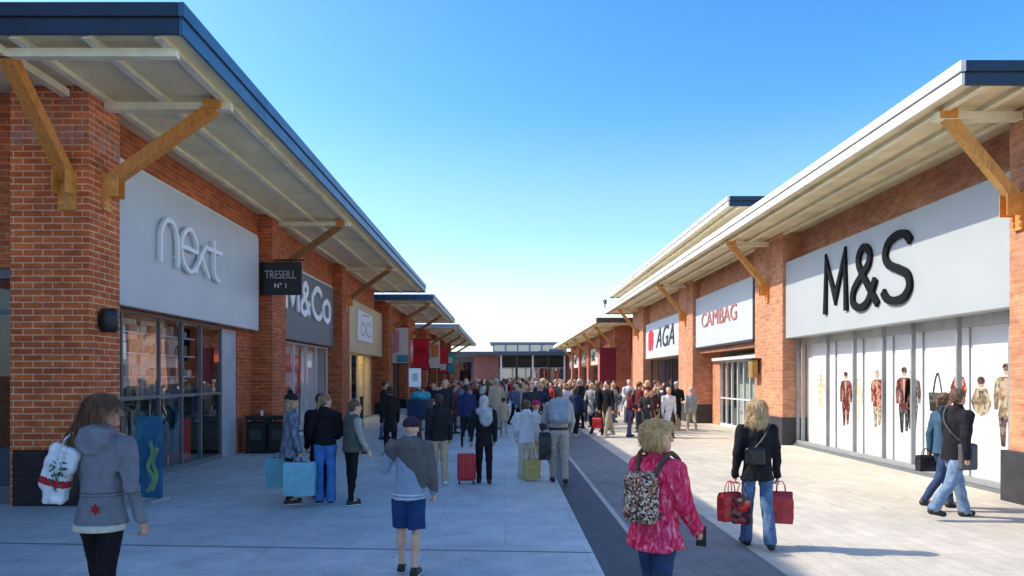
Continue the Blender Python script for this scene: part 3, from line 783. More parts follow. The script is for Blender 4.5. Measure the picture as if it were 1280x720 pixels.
# ---- further left buildings
def row_building(label, side, xpier, y0, y1, xe, zt, zb, first_pier, step, cols, bm, soff, sm, fm_, xin=13.5, glass=GLASS):
    org = (side * xpier, y0, 0)
    R = thing('shop_building', label, 'building', org)
    ys = []
    y = first_pier
    while y < y1 - 1.0:
        ys.append((y, min(y + 1.25, y1 - 0.2))); y += step
    for a, b in ys:
        pier(R, org, side, xpier, xpier + 1.15, a, b, zb + 0.05, bm, 0.6, None)
        strut(R, org, (side * (xpier - 0.03 + 0.06), (a + b) / 2, zb - 1.35), (side * (xe + 0.5), (a + b) / 2, zb - 0.10), 0.075, TIMBER_D if side < 0 else TIMBER_R, side * xpier, side, (a + b) / 2, zb - 1.33)
    m = MB(org); m.box(side * (xin - 0.3), side * xin, y0 + 0.3, y1 - 0.3, 0, zb + 0.05); m.box(side * (xpier + 0.7), side * (xin - 0.3), y0 + 0.3, y0 + 0.5, 0, zb + 0.05); m.box(side * (xpier + 0.7), side * (xin - 0.3), y1 - 0.5, y1 - 0.3, 0, zb + 0.05)
    edges = ys + [(y1 - 0.3, y1)]
    for i, ((a, b), (c, d)) in enumerate(zip(edges[:-1], edges[1:])):
        if c - b < 1: continue
        m.box(side * (xpier + 0.4), side * (xpier + 0.69), b, c, 3.0, zb + 0.05)
    m.build('wall', bm, R)
    for i, ((a, b), (c, d)) in enumerate(zip(edges[:-1], edges[1:])):
        if c - b < 1: continue
        n = max(2, int((c - b) / 1.5))
        shop_window(R, org, side, xpier + 0.6, [b + (c - b) * k / n for k in range(n + 1)], 0, 3.0, FRAME_D, glass)
        room(R, org, side, xpier + 0.75, xpier + 4, b + 0.05, c - 0.05, 3.2, INT_L if i % 2 == 0 else INT_D)
        cc = cols[i % len(cols)]
        nm, col = cc
        rr, sg = sign_board('shop_sign', nm, side, xpier + 0.22, b + 0.2, c - 0.2, 3.1, 4.6, col, 0.17)
        u, n_ = (LU, LN) if side < 0 else (RU, RN)
        yo = b + 0.9 if side < 0 else c - 0.9
        L = (c - b) - 1.9
        mk = MB(sg); strokes(mk, [[(p[0] * 0.7, p[1] * 0.7) for p in catmull(OO, 5)], [(p[0] * 0.8 + 0.95, p[1] * 0.7) for p in MM], [(p[0] * 0.6 + 2.0, p[1] * 0.7) for p in catmull(CC, 5)]][:3 if L > 2.7 else 2], 0.13, 0.03, (side * (xpier + 0.22), yo, 3.5), u, (0, 0, 1), n_)
        mk.build('emblem', FRAME_W if sum(col.diffuse_color[:3]) >= 0 and 'pale' not in nm and 'white' not in nm else FRAME_D, rr)
    canopy(R, org, side, xe, xin + 0.2, y0, y1, zt, zb, soff, sm, fm_, xpier + 0.2, [(a + b) / 2 for a, b in ys])
    return R


SG = lambda n, c: plain(n, c, 0.5, scale=0.8, var=0.1)
row_building('second red brick shop building on the left with pale edged canopy', -1, 6.25, 37.6, 53.2, 3.75, 6.30, 5.98, 38.6, 7.4,
             [('white shop sign on the second left building beside the pink banner', SG('sign_white1', (0.62, 0.6, 0.56))), ('bright red shop sign on the second left building behind the red banner', SG('sign_red1', (0.55, 0.04, 0.04)))],
             BRICK_L, SOFFIT, plain('grey_fascia', (0.42, 0.44, 0.44), 0.5), NAVY)
row_building('third brick shop building at the far left end of the street', -1, 6.1, 54.5, 86, 3.55, 6.0, 5.7, 55.5, 8.0,
             [('pale cream shop sign on the third left building', SG('sign_cream', (0.62, 0.52, 0.34))), ('orange shop sign on the third left building', SG('sign_orange', (0.55, 0.22, 0.06))), ('deep blue shop sign on the third left building', SG('sign_blue', (0.05, 0.1, 0.25))), ('pale grey shop sign at the far end of the third left building', SG('sign_grey', (0.5, 0.5, 0.5)))],
             BRICK_L, SOFFIT, plain('grey_fascia', (0.42, 0.44, 0.44), 0.5), plain('grey_fascia', (0.42, 0.44, 0.44), 0.5))


def banner(label, x0, x1, y, z0, z1, cols, blocks):
    org = (x0, y, z0)
    r = thing('hanging_banner', label, 'banner', org)
    n = 8
    vs, fs = [], []
    for i in range(n + 1):
        for k in (0, 1):
            t = i / n
            vs.append((x0 + (x1 - x0) * k, y + 0.03 * math.sin(t * 5 + x0), z0 + (z1 - z0) * t))
    for i in range(n): fs.append((2 * i, 2 * i + 1, 2 * i + 3, 2 * i + 2))
    m = MB(org); m.add(vs, fs); m.build('fabric', cols[0], r)
    for j, (u0, u1, v0, v1, ci) in enumerate(blocks):
        q = MB(org); q.box(x0 + (x1 - x0) * u0, x0 + (x1 - x0) * u1, y - 0.05, y - 0.046, z0 + (z1 - z0) * v0, z0 + (z1 - z0) * v1); q.build('print', cols[ci], r)
    q = MB(org)
    for zz in (z0 - 0.03, z1 + 0.03): q.tube([(x0 - 0.35, y, zz), (x1 + 0.05, y, zz)], 0.03, 8)
    q.build('arm', BLACK_M, r)
    return r


banner('white and pink hanging banner with teal foot on the left row', -6.25, -5.35, 39.6, 2.75, 4.7, [cloth('banner_pale', (0.68, 0.62, 0.62), folds=0.3), cloth('banner_pink', (0.6, 0.25, 0.3), folds=0.3), cloth('banner_teal', (0.06, 0.30, 0.36), folds=0.3)], [(0.1, 0.45, 0.3, 0.9, 1), (0.3, 1.0, 0.03, 0.22, 2)])
banner('deep red hanging banner on the left row', -6.1, -5.05, 47.5, 2.5, 4.45, [cloth('banner_red', (0.66, 0.025, 0.05), folds=0.3), cloth('banner_red2', (0.40, 0.02, 0.03), folds=0.3)], [(0.2, 0.8, 0.55, 0.75, 1)])
banner('small white hanging banner with orange print beyond the red one', -6.0, -5.2, 57.0, 2.7, 4.9, [cloth('banner_white', (0.75, 0.72, 0.68), folds=0.3), cloth('banner_orange', (0.6, 0.25, 0.08), folds=0.3)], [(0.15, 0.85, 0.4, 0.85, 1)])

banner('bright red hanging banner farther down the left row', -6.0, -5.1, 64.0, 2.4, 4.6, [cloth('banner_red3', (0.72, 0.04, 0.05), folds=0.3), cloth('banner_white', (0.75, 0.72, 0.68), folds=0.3)], [(0.2, 0.8, 0.1, 0.35, 1)])
banner('turquoise hanging banner farther down the left row', -6.0, -5.1, 72.0, 2.4, 4.4, [cloth('banner_turq', (0.06, 0.40, 0.45), folds=0.3), cloth('banner_white', (0.75, 0.72, 0.68), folds=0.3)], [(0.2, 0.8, 0.5, 0.8, 1)])
# unseen tall block, added on the left to shade the near pavement
org = (-18, -4, 0)
r = thing('unseen_shade_block', 'unseen tall brick block added beyond the left of the frame for its shade', 'building', org)
m = MB(org); m.box(-24, -14, -5, 12.2, 0, 15.2); m.build('wall', BRICK_L, r)
m = MB(org); m.box(-24.2, -13.95, -5.2, 12.3, 15.2, 15.8); m.build('roof', NAVY, r)
for k in range(3):
    for f in range(3): MB(org).box(-13.99, -13.97, -3.5 + k * 5, -1.1 + k * 5, 2 + f * 4.3, 4.4 + f * 4.3).build('window', GLASS_D, r)

# ---- right main building
o = (8.0, 11, 0)
R1 = thing('shop_building', 'long orange brick shop building on the right with white edged canopy on timber struts', 'building', o)
PR = [(9.9, 11.43), (20.8, 23.1), (30.8, 33.3), (41.9, 45.0)]
for i, (a, b) in enumerate(PR):
    pier(R1, o, 1, 8.0, 9.4, a, b, 6.15, BRICK_R, 0.8, PLINTH, 0.09 if i == 0 else 0.02)
m = MB(o)
m.box(8.56, 8.9, 11.43, 20.8, 3.1, 6.15)
m.box(8.3, 8.9, 23.1, 30.8, 2.98, 6.15)
m.box(8.36, 8.9, 33.3, 41.9, 2.95, 6.15)
m.box(8.3, 8.9, 45.0, 47.0, 0, 6.15)
m.box(8.82, 8.95, 23.1, 24.0, 0, 2.98); m.box(8.82, 8.95, 29.6, 30.8, 0, 2.98)
m.box(9.42, 16, 9.9, 10.2, 0, 6.15); m.box(15.7, 16, 10.2, 46.7, 0, 6.15); m.box(8.9, 16, 46.7, 47.0, 0, 6.15)
m.build('wall', BRICK_R, R1)
canopy(R1, o, 1, 6.46, 16.2, 10.2, 47.2, 6.44, 6.10, SOFFIT_R, WHITE_F, NAVY_D, 8.2, [11.2, 21.95, 32.0, 43.4])
m = MB(o); m.box(8.9, 9.2, 22.4, 46.6, 6.42, 7.16); m.box(9.2, 15.5, 22.4, 22.7, 6.42, 7.16); m.build('upper_wall', WHITE_F, R1)
canopy(R1, o, 1, 6.7, 16.0, 21.7, 46.8, 7.42, 7.12, SOFFIT_R, WHITE_F, NAVY_D, 8.7, [], name='upper_roof')
for yy in (11.2, 21.95, 32.0, 43.4):
    strut(R1, o, (8.03, yy, 4.62), (6.86, yy, 6.0), 0.072, TIMBER_R, 8.0, 1, yy, 4.66)
# window bay
MS = [11.45, 12.0, 13.4, 14.9, 16.05, 17.4, 18.85, 20.4, 20.78]
shop_window(R1, o, 1, 8.42, MS, 0.06, 3.12, plain('pale_grey_frame', (0.30, 0.32, 0.33), 0.4), GLASS_C, fw=0.045)
m = MB(o); m.box(8.56, 8.64, 11.43, 20.8, 2.90, 3.09); m.box(8.30, 8.60, 11.43, 20.8, -0.02, 0.055, 1); m.build('sill_and_shade_strip', [plain('painted_shade_grey', (0.62, 0.64, 0.64), 0.6), FRAME_G], R1)  # grey strip stands in for shade along the pane tops; lower box is sill
m = MB(o); m.box(8.70, 8.76, 11.43, 20.8, 0.0, 3.1); m.build('window_backing', WHITE_P, R1)

r, so_ = sign_board('shop_sign', 'wide pale shop sign with tall black letters reading M&S', 1, 8.08, 11.46, 20.78, 3.08, 5.27, plain('pale_sign', (0.42, 0.455, 0.455), 0.5, scale=0.5, var=0.05), 0.42)
S3 = lambda x0, w, pts, sm=True: [(x0 + p[0] * w, p[1] * 1.34) for p in (catmull(pts, 9) if sm else pts)]
SS = [(0.97, 0.84), (0.80, 0.97), (0.52, 1.0), (0.22, 0.92), (0.10, 0.74), (0.24, 0.58), (0.55, 0.48), (0.86, 0.36), (0.94, 0.18), (0.76, 0.03), (0.46, 0.0), (0.18, 0.05), (0.02, 0.18)]
lt = MB(so_); strokes(lt, [S3(0.02, 1.12, [(0, 0), (0.06, 1), (0.5, 0.26), (0.94, 1), (1, 0)], False), S3(1.42, 1.16, AMP), S3(2.78, 1.10, SS)], 0.165, 0.06, (8.08, 18.15, 3.54), RU, RV, RN)
lt.build('lettering', plain('black_letter', (0.008, 0.009, 0.011), 0.7, var=0.2, spec=0.15), r)

r, so_ = sign_board('shop_sign', 'white shop sign in a dark frame with thin red lettering', 1, 8.12, 23.7, 31.0 - 0.25, 3.22, 5.30, plain('white_sign', (0.55, 0.58, 0.60), 0.5, scale=0.5, var=0.05), 0.17, FRAME_D)
font_mesh('CAMBAG', 0.58, 4.5, 0.03, (8.12, 29.75, 4.0), RU, RV, RN, so_, 'lettering', plain('red_letter', (0.42, 0.16, 0.14), 0.5), r)
r, so_ = sign_board('shop_sign', 'white shop sign with a red emblem and black slanted lettering', 1, 8.14, 33.9, 41.8, 3.02, 5.0, plain('white_sign2', (0.56, 0.59, 0.62), 0.5, scale=0.5, var=0.05), 0.2)
font_mesh('AGA', 1.05, 4.2, 0.03, (8.14, 38.9, 3.55), RU, RV, RN, so_, 'lettering', plain('black_letter2', (0.02, 0.022, 0.03), 0.5), r, shear=0.3)
em = MB(so_); strokes(em, [[(0.1, 0), (0.1, 0.95)], [(0.55, -0.05), (0.55, 1.1)], [(1.0, 0), (1.0, 0.95)], [(0.1, 0.95), (0.55, 0.4), (1.0, 0.95)], [(1.25, 0.3), (1.05, 0.7), (1.3, 0.9)]], 0.24, 0.03, (8.14, 40.9, 3.5), RU, RV, RN)
em.build('emblem', plain('red_emblem', (0.60, 0.02, 0.03), 0.5), r)
# recessed entrance
shop_window(R1, o, 1, 8.88, [24.0, 24.7, 25.4, 26.1, 26.8, 27.5, 28.2, 28.9, 29.6], 0.0, 2.62, FRAME_W, glassmat('door_glass', 0.12, (0.85, 0.9, 0.88)), transom=1.1, name='entrance')
m = MB(o); m.box(9.5, 9.55, 25.6, 29.6, 0, 2.9); m.build('inner_screen', plain('pale_green_screen', (0.62, 0.66, 0.60), 0.6, scale=1, var=0.2), R1)
m = MB(o); m.box(8.5, 8.9, 23.9, 29.7, 2.63, 2.74); m.build('entrance_hood', FRAME_W, R1)
room(R1, o, 1, 8.98, 13, 23.2, 30.7, 3.1, INT_L)
shop_window(R1, o, 1, 8.5, [33.3, 35.0, 36.7, 38.4, 40.1, 41.9], 0.0, 2.95, FRAME_D, GLASS)
room(R1, o, 1, 8.95, 12, 33.4, 41.8, 3.1, plain('blue_interior', (0.08, 0.12, 0.2), 0.7, var=0.4))
# projecting lamp box on pier
org = (7.86, 22.9, 2.1)
r = thing('wall_lantern', 'brass coloured box lantern on the pier beside the recessed entrance', 'wall lantern', org)
MB(org).bbox(7.72, 7.90, 22.55, 22.95, 1.95, 2.5, 0.015).build('body', plain('brass_box', (0.42, 0.30, 0.10), 0.4, 0.3, var=0.3), r)
MB(org).bbox(7.69, 8.0, 22.5, 23.0, 2.5, 2.56, 0.01).build('cap', FRAME_D, r); MB(org).box(7.9, 8.0, 22.7, 22.8, 2.1, 2.4).build('bracket', FRAME_D, r)
org = (8.0, 22.2, 2.9)

# poster figures in the window
def fig_poster(label, y0, y1, figs):
    """white window board printed with fashion figures"""
    org = (8.68, (y0 + y1) / 2, 0.1)
    r = thing('window_poster', label, 'window poster', org)
    MB(org).box(8.655, 8.675, y0, y1, 0.12, 2.895).build('board', WHITE_P, r)
    for (yc, z0, z1, kind, mats) in figs:
        h = z1 - z0
        def ell(cy, cz, ry, rz_, mi, mb, n=14, x=8.652):
            vs = [(x, yc + cy * h + math.cos(t) * ry * h * 1.5, z0 + cz * h + math.sin(t) * rz_ * h) for t in np.linspace(0, 2 * math.pi, n, endpoint=False)]
            mb.add(vs, [tuple(range(n))], mi)
        def poly(pts, mi, mb, x=8.650):
            mb.add([(x, yc + a * h * 1.6, z0 + b * h) for a, b in pts], [tuple(range(len(pts)))], mi)
        p = MB(org)
        if kind == 'half':
            poly([(-0.14, 0.72), (-0.25, 0.35), (-0.17, 0.1), (0.0, 0.0), (0.17, 0.12), (0.25, 0.38), (0.13, 0.72)], 0, p)
            poly([(-0.06, 0.66), (0, 0.2), (0.06, 0.66)], 2, p, 8.648); ell(0, 0.86, 0.09, 0.13, 1, p); ell(0, 0.93, 0.10, 0.10, 2, p, x=8.646)
        elif kind == 'bag':
            poly([(-0.24, 0.5), (-0.2, 0.03), (0, 0), (0.2, 0.03), (0.24, 0.5)], 0, p); strokes(p, [[(a, b) for a, b in catmull([(-0.18 * h, 0.48 * h), (-0.08 * h, 0.85 * h), (0.0, 0.98 * h), (0.1 * h, 0.8 * h), (0.18 * h, 0.48 * h)], 6)]], 0.04, 0.003, (8.652, yc, z0), (0, 1, 0), (0, 0, 1), (-1, 0, 0), 0, 2)
        else:
            wd = 1.0
            poly([(-0.075, 0.84), (-0.13, 0.80), (-0.15, 0.62), (-0.14, 0.44), (-0.10, 0.44), (-0.085, 0.62), (-0.08, 0.52), (-0.10, 0.36), (0.10, 0.36), (0.08, 0.52), (0.085, 0.62), (0.10, 0.44), (0.14, 0.44), (0.15, 0.62), (0.13, 0.80), (0.075, 0.84)], 0, p)
            poly([(-0.10, 0.40), (-0.075, 0.2), (-0.06, 0.03), (-0.015, 0.03), (-0.005, 0.3), (0.005, 0.3), (0.02, 0.0), (0.065, 0.0), (0.08, 0.2), (0.10, 0.40)], 2, p, 8.651)
            ell(0, 0.92, 0.045, 0.065, 1, p); ell(0.005, 0.955, 0.05, 0.045, 2, p, x=8.647)
            poly([(-0.02, 0.82), (0.0, 0.5), (0.03, 0.82)], 1, p, 8.648)
        p.build('printed_figure', mats, r)
    return r


SK = plain('print_skin', (0.55, 0.36, 0.25), 0.7)
def PC(n, cols): return cloth('print_' + n, cols[0], pattern='floral', cols=cols, scale=14, folds=0)
dk = PC('dark', [(0.05, 0.03, 0.03), (0.12, 0.07, 0.06), (0.25, 0.2, 0.16)]); rd = PC('red', [(0.35, 0.04, 0.03), (0.15, 0.03, 0.03), (0.5, 0.3, 0.2)])
bl = PC('black', [(0.03, 0.03, 0.03), (0.10, 0.10, 0.10)]); tn = PC('tan', [(0.35, 0.25, 0.14), (0.5, 0.42, 0.3), (0.2, 0.14, 0.09)]); mr = PC('maroon', [(0.16, 0.03, 0.03), (0.08, 0.02, 0.02), (0.3, 0.12, 0.1)]); pl = PC('pale', [(0.75, 0.55, 0.35), (0.85, 0.75, 0.6)])
fig_poster('window poster of a model in patterned brown, nearest the brick pier', 12.06, 13.34, [(12.42, 0.75, 2.2, 'full', [tn, SK, dk]), (13.1, 1.25, 1.95, 'half', [tn, SK, dk])])
fig_poster('window poster with a black handbag and a figure in red', 13.46, 14.84, [(13.75, 1.5, 2.15, 'half', [rd, SK, mr]), (14.42, 1.25, 2.05, 'bag', [bl, SK, bl])])
fig_poster('window poster of two models in dark clothes', 14.96, 15.99, [(15.3, 0.85, 2.12, 'full', [dk, SK, dk]), (15.62, 0.75, 2.18, 'full', [mr, SK, bl])])
fig_poster('window poster of a model in a red top and pale trousers', 16.11, 17.34, [(16.75, 0.8, 2.12, 'full', [rd, SK, tn])])
fig_poster('window poster of a slim model in long maroon', 17.46, 18.79, [(18.3, 0.72, 2.1, 'full', [mr, SK, mr]), (17.75, 0.8, 2.0, 'full', [pl, SK, pl])])
fig_poster('window poster of a faint pale model, farthest along the window', 18.91, 20.34, [(19.75, 1.05, 2.1, 'full', [pl, SK, pl])])

# ---- further right buildings
row_building('coral red brick shop building beyond the end of the right canopy', 1, 7.9, 48.6, 92, 6.1, 6.0, 5.66, 52.0, 8.4,
             [('coral red shop sign past the right canopy', SG('sign_coral', (0.66, 0.09, 0.06))), ('pale cream shop sign on the coral red building', SG('sign_cream2', (0.62, 0.55, 0.42))), ('brown shop sign far along the right row', SG('sign_brown', (0.2, 0.1, 0.05))), ('white shop sign well along the right row', SG('sign_white3', (0.7, 0.7, 0.68))), ('slate shop sign at the far end of the right row', SG('sign_slate3', (0.15, 0.17, 0.2)))],
             brick('coral_brick', (0.62, 0.20, 0.12), (0.50, 0.14, 0.085), (0.5, 0.26, 0.18)), SOFFIT_R, CREAM, plain('brown_fascia', (0.14, 0.09, 0.06), 0.6), 15.5)
banner('dark maroon hanging banner at the near end of the right far row', 6.6, 7.75, 50.5, 1.1, 4.0, [cloth('banner_maroon', (0.20, 0.025, 0.04), folds=0.3), cloth('banner_white', (0.75, 0.72, 0.68), folds=0.3)], [])
org = (6.5, 47.3, 6.4)
r = thing('security_camera', 'small dark camera on a stem at the far end of the right canopy', 'camera', org)
MB(org).tube([(6.5, 47.1, 6.43), (6.5, 47.1, 6.85)], 0.035, 8).build('stem', FRAME_D, r); MB(org).tube([(6.5, 46.95, 6.78), (6.5, 47.05, 6.95), (6.5, 47.3, 6.95)], [0.09, 0.12, 0.12], 10).build('housing', FRAME_D, r)

# ---- building closing the street
org = (1, 96, 0)
E = thing('end_building', 'low flat roofed brick building closing the far end of the street', 'building', org)
m = MB(org); m.box(-8.5, -4.3, 96, 96.4, 0, 4.7, 1); m.box(-4.3, -0.9, 95.6, 96, 0, 4.9); m.box(8.2, 14, 95.6, 96, 0, 4.9); m.box(-8.5, 14, 106, 106.4, 0, 4.9); m.box(-0.9, 8.2, 99.5, 99.8, 0, 4.7, 1); m.build('wall', [BRICK_FAR, INT_D], E)
m = MB(org); m.box(-9, 14.5, 94.2, 107, 4.9, 5.35); m.build('roof', plain('slate_roof', (0.07, 0.085, 0.10), 0.5, var=0.2), E)
m = MB(org); m.box(-1.7, 8.2, 97, 104, 5.35, 6.5); m.box(-2.1, 8.6, 96.6, 104.4, 6.5, 6.72); um = m.build('upper_storey', plain('pale_blue_grey', (0.24, 0.34, 0.44), 0.4, var=0.15), E)
for k in range(6):
    MB(org).box(-1.5 + k * 1.62, -0.1 + k * 1.62, 96.97, 96.99, 5.5, 6.35).build('window', GLASS, um)
for k in range(5): MB(org).box(-0.6 + k * 2.1 - 0.12, -0.6 + k * 2.1 + 0.12, 95.3, 95.55, 0, 4.9).build('column', FRAME_D if k % 2 else FRAME_W, E)
for k in range(5):
    f = MB(org); xa = -0.8 + k * 1.8
    for t in (0, 1.7): f.box(xa + t - 0.05, xa + t + 0.05, 98.5, 98.6, 0, 3.3)
    f.box(xa, xa + 1.7, 98.49, 98.61, 3.2, 3.35)
    fo = f.build('window', FRAME_W, E); MB(org).box(xa + 0.05, xa + 1.65, 98.54, 98.56, 0.05, 3.2).build('pane', GLASS, fo)
for k in range(2):
    f = MB(org); f.box(-8.0 + k * 1.8, -6.4 + k * 1.8, 95.94, 95.99, 1.0, 4.0); f.build('window', GLASS_D, E)


# ------------------------------------------------------------------ signed-distance modelling for people and soft things
class Sdf:
    def __init__(s, k=0.02):
        s.p, s.k, s.cuts, s.noise, s.lo, s.hi = [], k, [], None, np.full(3, 1e9), np.full(3, -1e9)

    def _bb(s, pts, r):
        for p in pts:
            s.lo = np.minimum(s.lo, np.asarray(p) - r); s.hi = np.maximum(s.hi, np.asarray(p) + r)

    def cone(s, a, b, ra, rb, flat=1.0, zone=0, axis=None, k=None):
        """rounded cone; flat < 1 squeezes it along axis (default y)"""
        a, b = np.array(a, float), np.array(b, float)
        ax = np.array(axis if axis is not None else (0, 1, 0), float); ax /= np.linalg.norm(ax)
        s.p.append(('c', a, b, ra, rb, flat, ax, zone, k)); s._bb([a, b], max(ra, rb) * max(1, flat)); return s

    def ell(s, c, r, zone=0, R=None, k=None):
        c, r = np.array(c, float), np.array(r, float)
        s.p.append(('e', c, r, R, None, None, None, zone, k)); s._bb([c], r if R is None else max(r)); return s

    def rbox(s, c, h, rd, zone=0, R=None, k=None):
        c, h = np.array(c, float), np.array(h, float)
        s.p.append(('b', c, h, rd, R, None, None, zone, k)); s._bb([c], np.linalg.norm(h) if R is not None else h); return s

    def sub(s, c, r):
        s.cuts.append(('e', np.array(c, float), np.array(r, float))); return s

    def plane(s, nrm, d):
        """keep the side nrm.p > d"""
        s.cuts.append(('p', np.array(nrm, float), d)); return s

    @staticmethod
    def one(p, P):
        t = p[0]
        if t == 'c':
            _, a, b, ra, rb, flat, ax, _z, _k = p
            ba = b - a
            pa = P - a
            if flat != 1.0:
                sc = 1 / flat - 1
                pa = pa + np.outer(pa @ ax, ax) * sc; ba = ba + ax * (ba @ ax) * sc
            h = np.clip(pa @ ba / (ba @ ba + 1e-9), 0, 1)
            d = np.linalg.norm(pa - h[:, None] * ba, axis=1) - (ra + (rb - ra) * h)
            return d * (min(flat, 1.0) * 0.5 + 0.5)
        q = P - p[1]
        if t == 'e':
            if p[3] is not None: q = q @ p[3]
            k0 = np.linalg.norm(q / p[2], axis=1); k1 = np.linalg.norm(q / p[2] ** 2, axis=1)
            return k0 * (k0 - 1) / (k1 + 1e-9)
        if p[4] is not None: q = q @ p[4]
        w = np.abs(q) - (p[2] - p[3])
        return np.linalg.norm(np.maximum(w, 0), axis=1) + np.minimum(w.max(1), 0) - p[3]

    def field(s, P):
        D = None
        for p in s.p:
            d = s.one(p, P)
            if D is None: D = d
            else:
                k = p[8] if p[8] is not None else s.k
                h = np.maximum(k - np.abs(D - d), 0) / k
                D = np.minimum(D, d) - h * h * k * 0.25
        for c in s.cuts:
            if c[0] == 'e': D = np.maximum(D, -s.one(('e', c[1], c[2], None), P))
            else: D = np.maximum(D, c[2] - P @ c[1])
        if s.noise is not None:
            near = np.abs(D) < 0.035
            D = D.copy(); D[near] += s.noise(P[near])
        return D

    def mesh(s, h):
        lo, hi = s.lo - 2.5 * h - 0.015, s.hi + 2.5 * h + 0.015
        n = np.ceil((hi - lo) / h).astype(int) + 1
        ax = [lo[i] + h * np.arange(n[i]) for i in range(3)]
        G = np.stack(np.meshgrid(*ax, indexing='ij'), -1).reshape(-1, 3)
        Fv = s.field(G).reshape(n)
        V, Q = nets(Fv, lo, h)
        zones = None
        if len({p[7] for p in s.p}) > 1 and len(Q):
            C = V[Q].mean(1)
            zones = np.array([p[7] for p in s.p])[np.argmin(np.stack([s.one(p, C) for p in s.p]), 0)]
        return V, Q, zones


def nets(Fv, o, h):
    s = Fv < 0
    nx, ny, nz = Fv.shape
    cnt = np.zeros((nx - 1, ny - 1, nz - 1), int)
    for a in (0, 1):
        for b in (0, 1):
            for c in (0, 1): cnt += s[a:nx - 1 + a, b:ny - 1 + b, c:nz - 1 + c]
    mixed = (cnt > 0) & (cnt < 8)
    I = np.argwhere(mixed)
    idx = np.full(mixed.shape, -1); idx[mixed] = np.arange(len(I))
    acc = np.zeros((len(I), 3)); num = np.zeros(len(I))
    for ax in range(3):
        oth = [k for k in range(3) if k != ax]
        for a in (0, 1):
            for b in (0, 1):
                o0 = np.zeros(3, int); o0[oth[0]] = a; o0[oth[1]] = b
                o1 = o0.copy(); o1[ax] = 1
                A = I + o0; B = I + o1
                f0 = Fv[A[:, 0], A[:, 1], A[:, 2]]; f1 = Fv[B[:, 0], B[:, 1], B[:, 2]]
                mk = (f0 < 0) != (f1 < 0)
                t = np.where(mk, f0 / np.where(mk, f0 - f1, 1), 0)
                pos = o0[None, :].astype(float).repeat(len(I), 0); pos[:, ax] += t
                acc += pos * mk[:, None]; num += mk
    V = np.asarray(o) + h * (I + acc / np.maximum(num, 1)[:, None])
    Qs = []
    for ax in range(3):
        b, c = (ax + 1) % 3, (ax + 2) % 3
        sl0 = [slice(None)] * 3; sl1 = [slice(None)] * 3
        sl0[ax] = slice(0, -1); sl1[ax] = slice(1, None)
        s0, s1 = s[tuple(sl0)], s[tuple(sl1)]
        E = np.argwhere(s0 != s1)
        ok = (E[:, b] > 0) & (E[:, c] > 0) & (E[:, b] < Fv.shape[b] - 1) & (E[:, c] < Fv.shape[c] - 1)
        E = E[ok]
        if not len(E): continue
        q = []
        for db, dc in ((-1, -1), (0, -1), (0, 0), (-1, 0)):
            e = E.copy(); e[:, b] += db; e[:, c] += dc
            q.append(idx[e[:, 0], e[:, 1], e[:, 2]])
        q = np.stack(q, 1)
        fl = ~s0[E[:, 0], E[:, 1], E[:, 2]]
        q[fl] = q[fl][:, ::-1]
        Qs.append(q)
    Q = np.concatenate(Qs) if Qs else np.zeros((0, 4), int)
    return V, Q


def sdf_obj(name, sdf, h, mats, parent, extra=None):
    V, Q, Z = sdf.mesh(h)
    if extra:
        for (v2, q2, z2) in extra:
            Q = np.concatenate([Q, q2 + len(V)]); V = np.concatenate([V, v2])
            if Z is None: Z = np.zeros(len(Q) - len(q2), int)
            Z = np.concatenate([Z, np.full(len(q2), z2)])
    return mesh_obj(name, V.tolist(), Q.tolist(), mats, parent, Z, True)


LAT = np.random.default_rng(3).random((32, 32, 32)).astype(np.float32)


def vnoise(P):
    I = np.floor(P).astype(int); t = P - I; t = t * t * (3 - 2 * t); I &= 31; J_ = (I + 1) & 31
    x0, y0, z0 = I.T; x1, y1, z1 = J_.T; a, b, c = t.T
    def L4(z): return (LAT[x0, y0, z] * (1 - a) + LAT[x1, y0, z] * a) * (1 - b) + (LAT[x0, y1, z] * (1 - a) + LAT[x1, y1, z] * a) * b
    return L4(z0) * (1 - c) + L4(z1) * c


def fold_noise(amp, seed=0.0, f=1.0):
    """drapery: long slanting creases, sharper on the ridge than in the hollow"""
    def fn(P):
        x, y, z = P[:, 0] * f, P[:, 1] * f, P[:, 2] * f
        o = abs(seed) * 7.3 + 40
        a = vnoise(np.stack((x * 11 + z * 3.5 + o, y * 11 + o, z * 5.5 - x * 2 + o), 1))
        b = vnoise(np.stack((x * 19 - z * 7 + o, y * 19 + 5, z * 11 + x * 6 + o), 1))
        r = 1 - np.abs(2 * a - 1) * 1.6; q = 1 - np.abs(2 * b - 1) * 1.6
        return -amp * (1.5 * r + 0.75 * q - 0.9)
    return fn


def curl_noise(amp, f, seed=0.0, zs=1.0):
    def fn(P):
        x, y, z = P[:, 0] * f, P[:, 1] * f, P[:, 2] * f * zs
        return amp * (np.sin(x + 1.7 * np.sin(z + seed)) * np.sin(y + 1.5 * np.sin(x * 0.9 + seed)) + 0.6 * np.sin(2.1 * z + 1.3 * np.sin(1.9 * y)) * np.sin(1.7 * x + seed))
    return fn


# ------------------------------------------------------------------ people
def limb_dir(fwd, out, s):
    return np.array((s * math.sin(out), math.sin(fwd) * math.cos(out), -math.cos(fwd) * math.cos(out)))


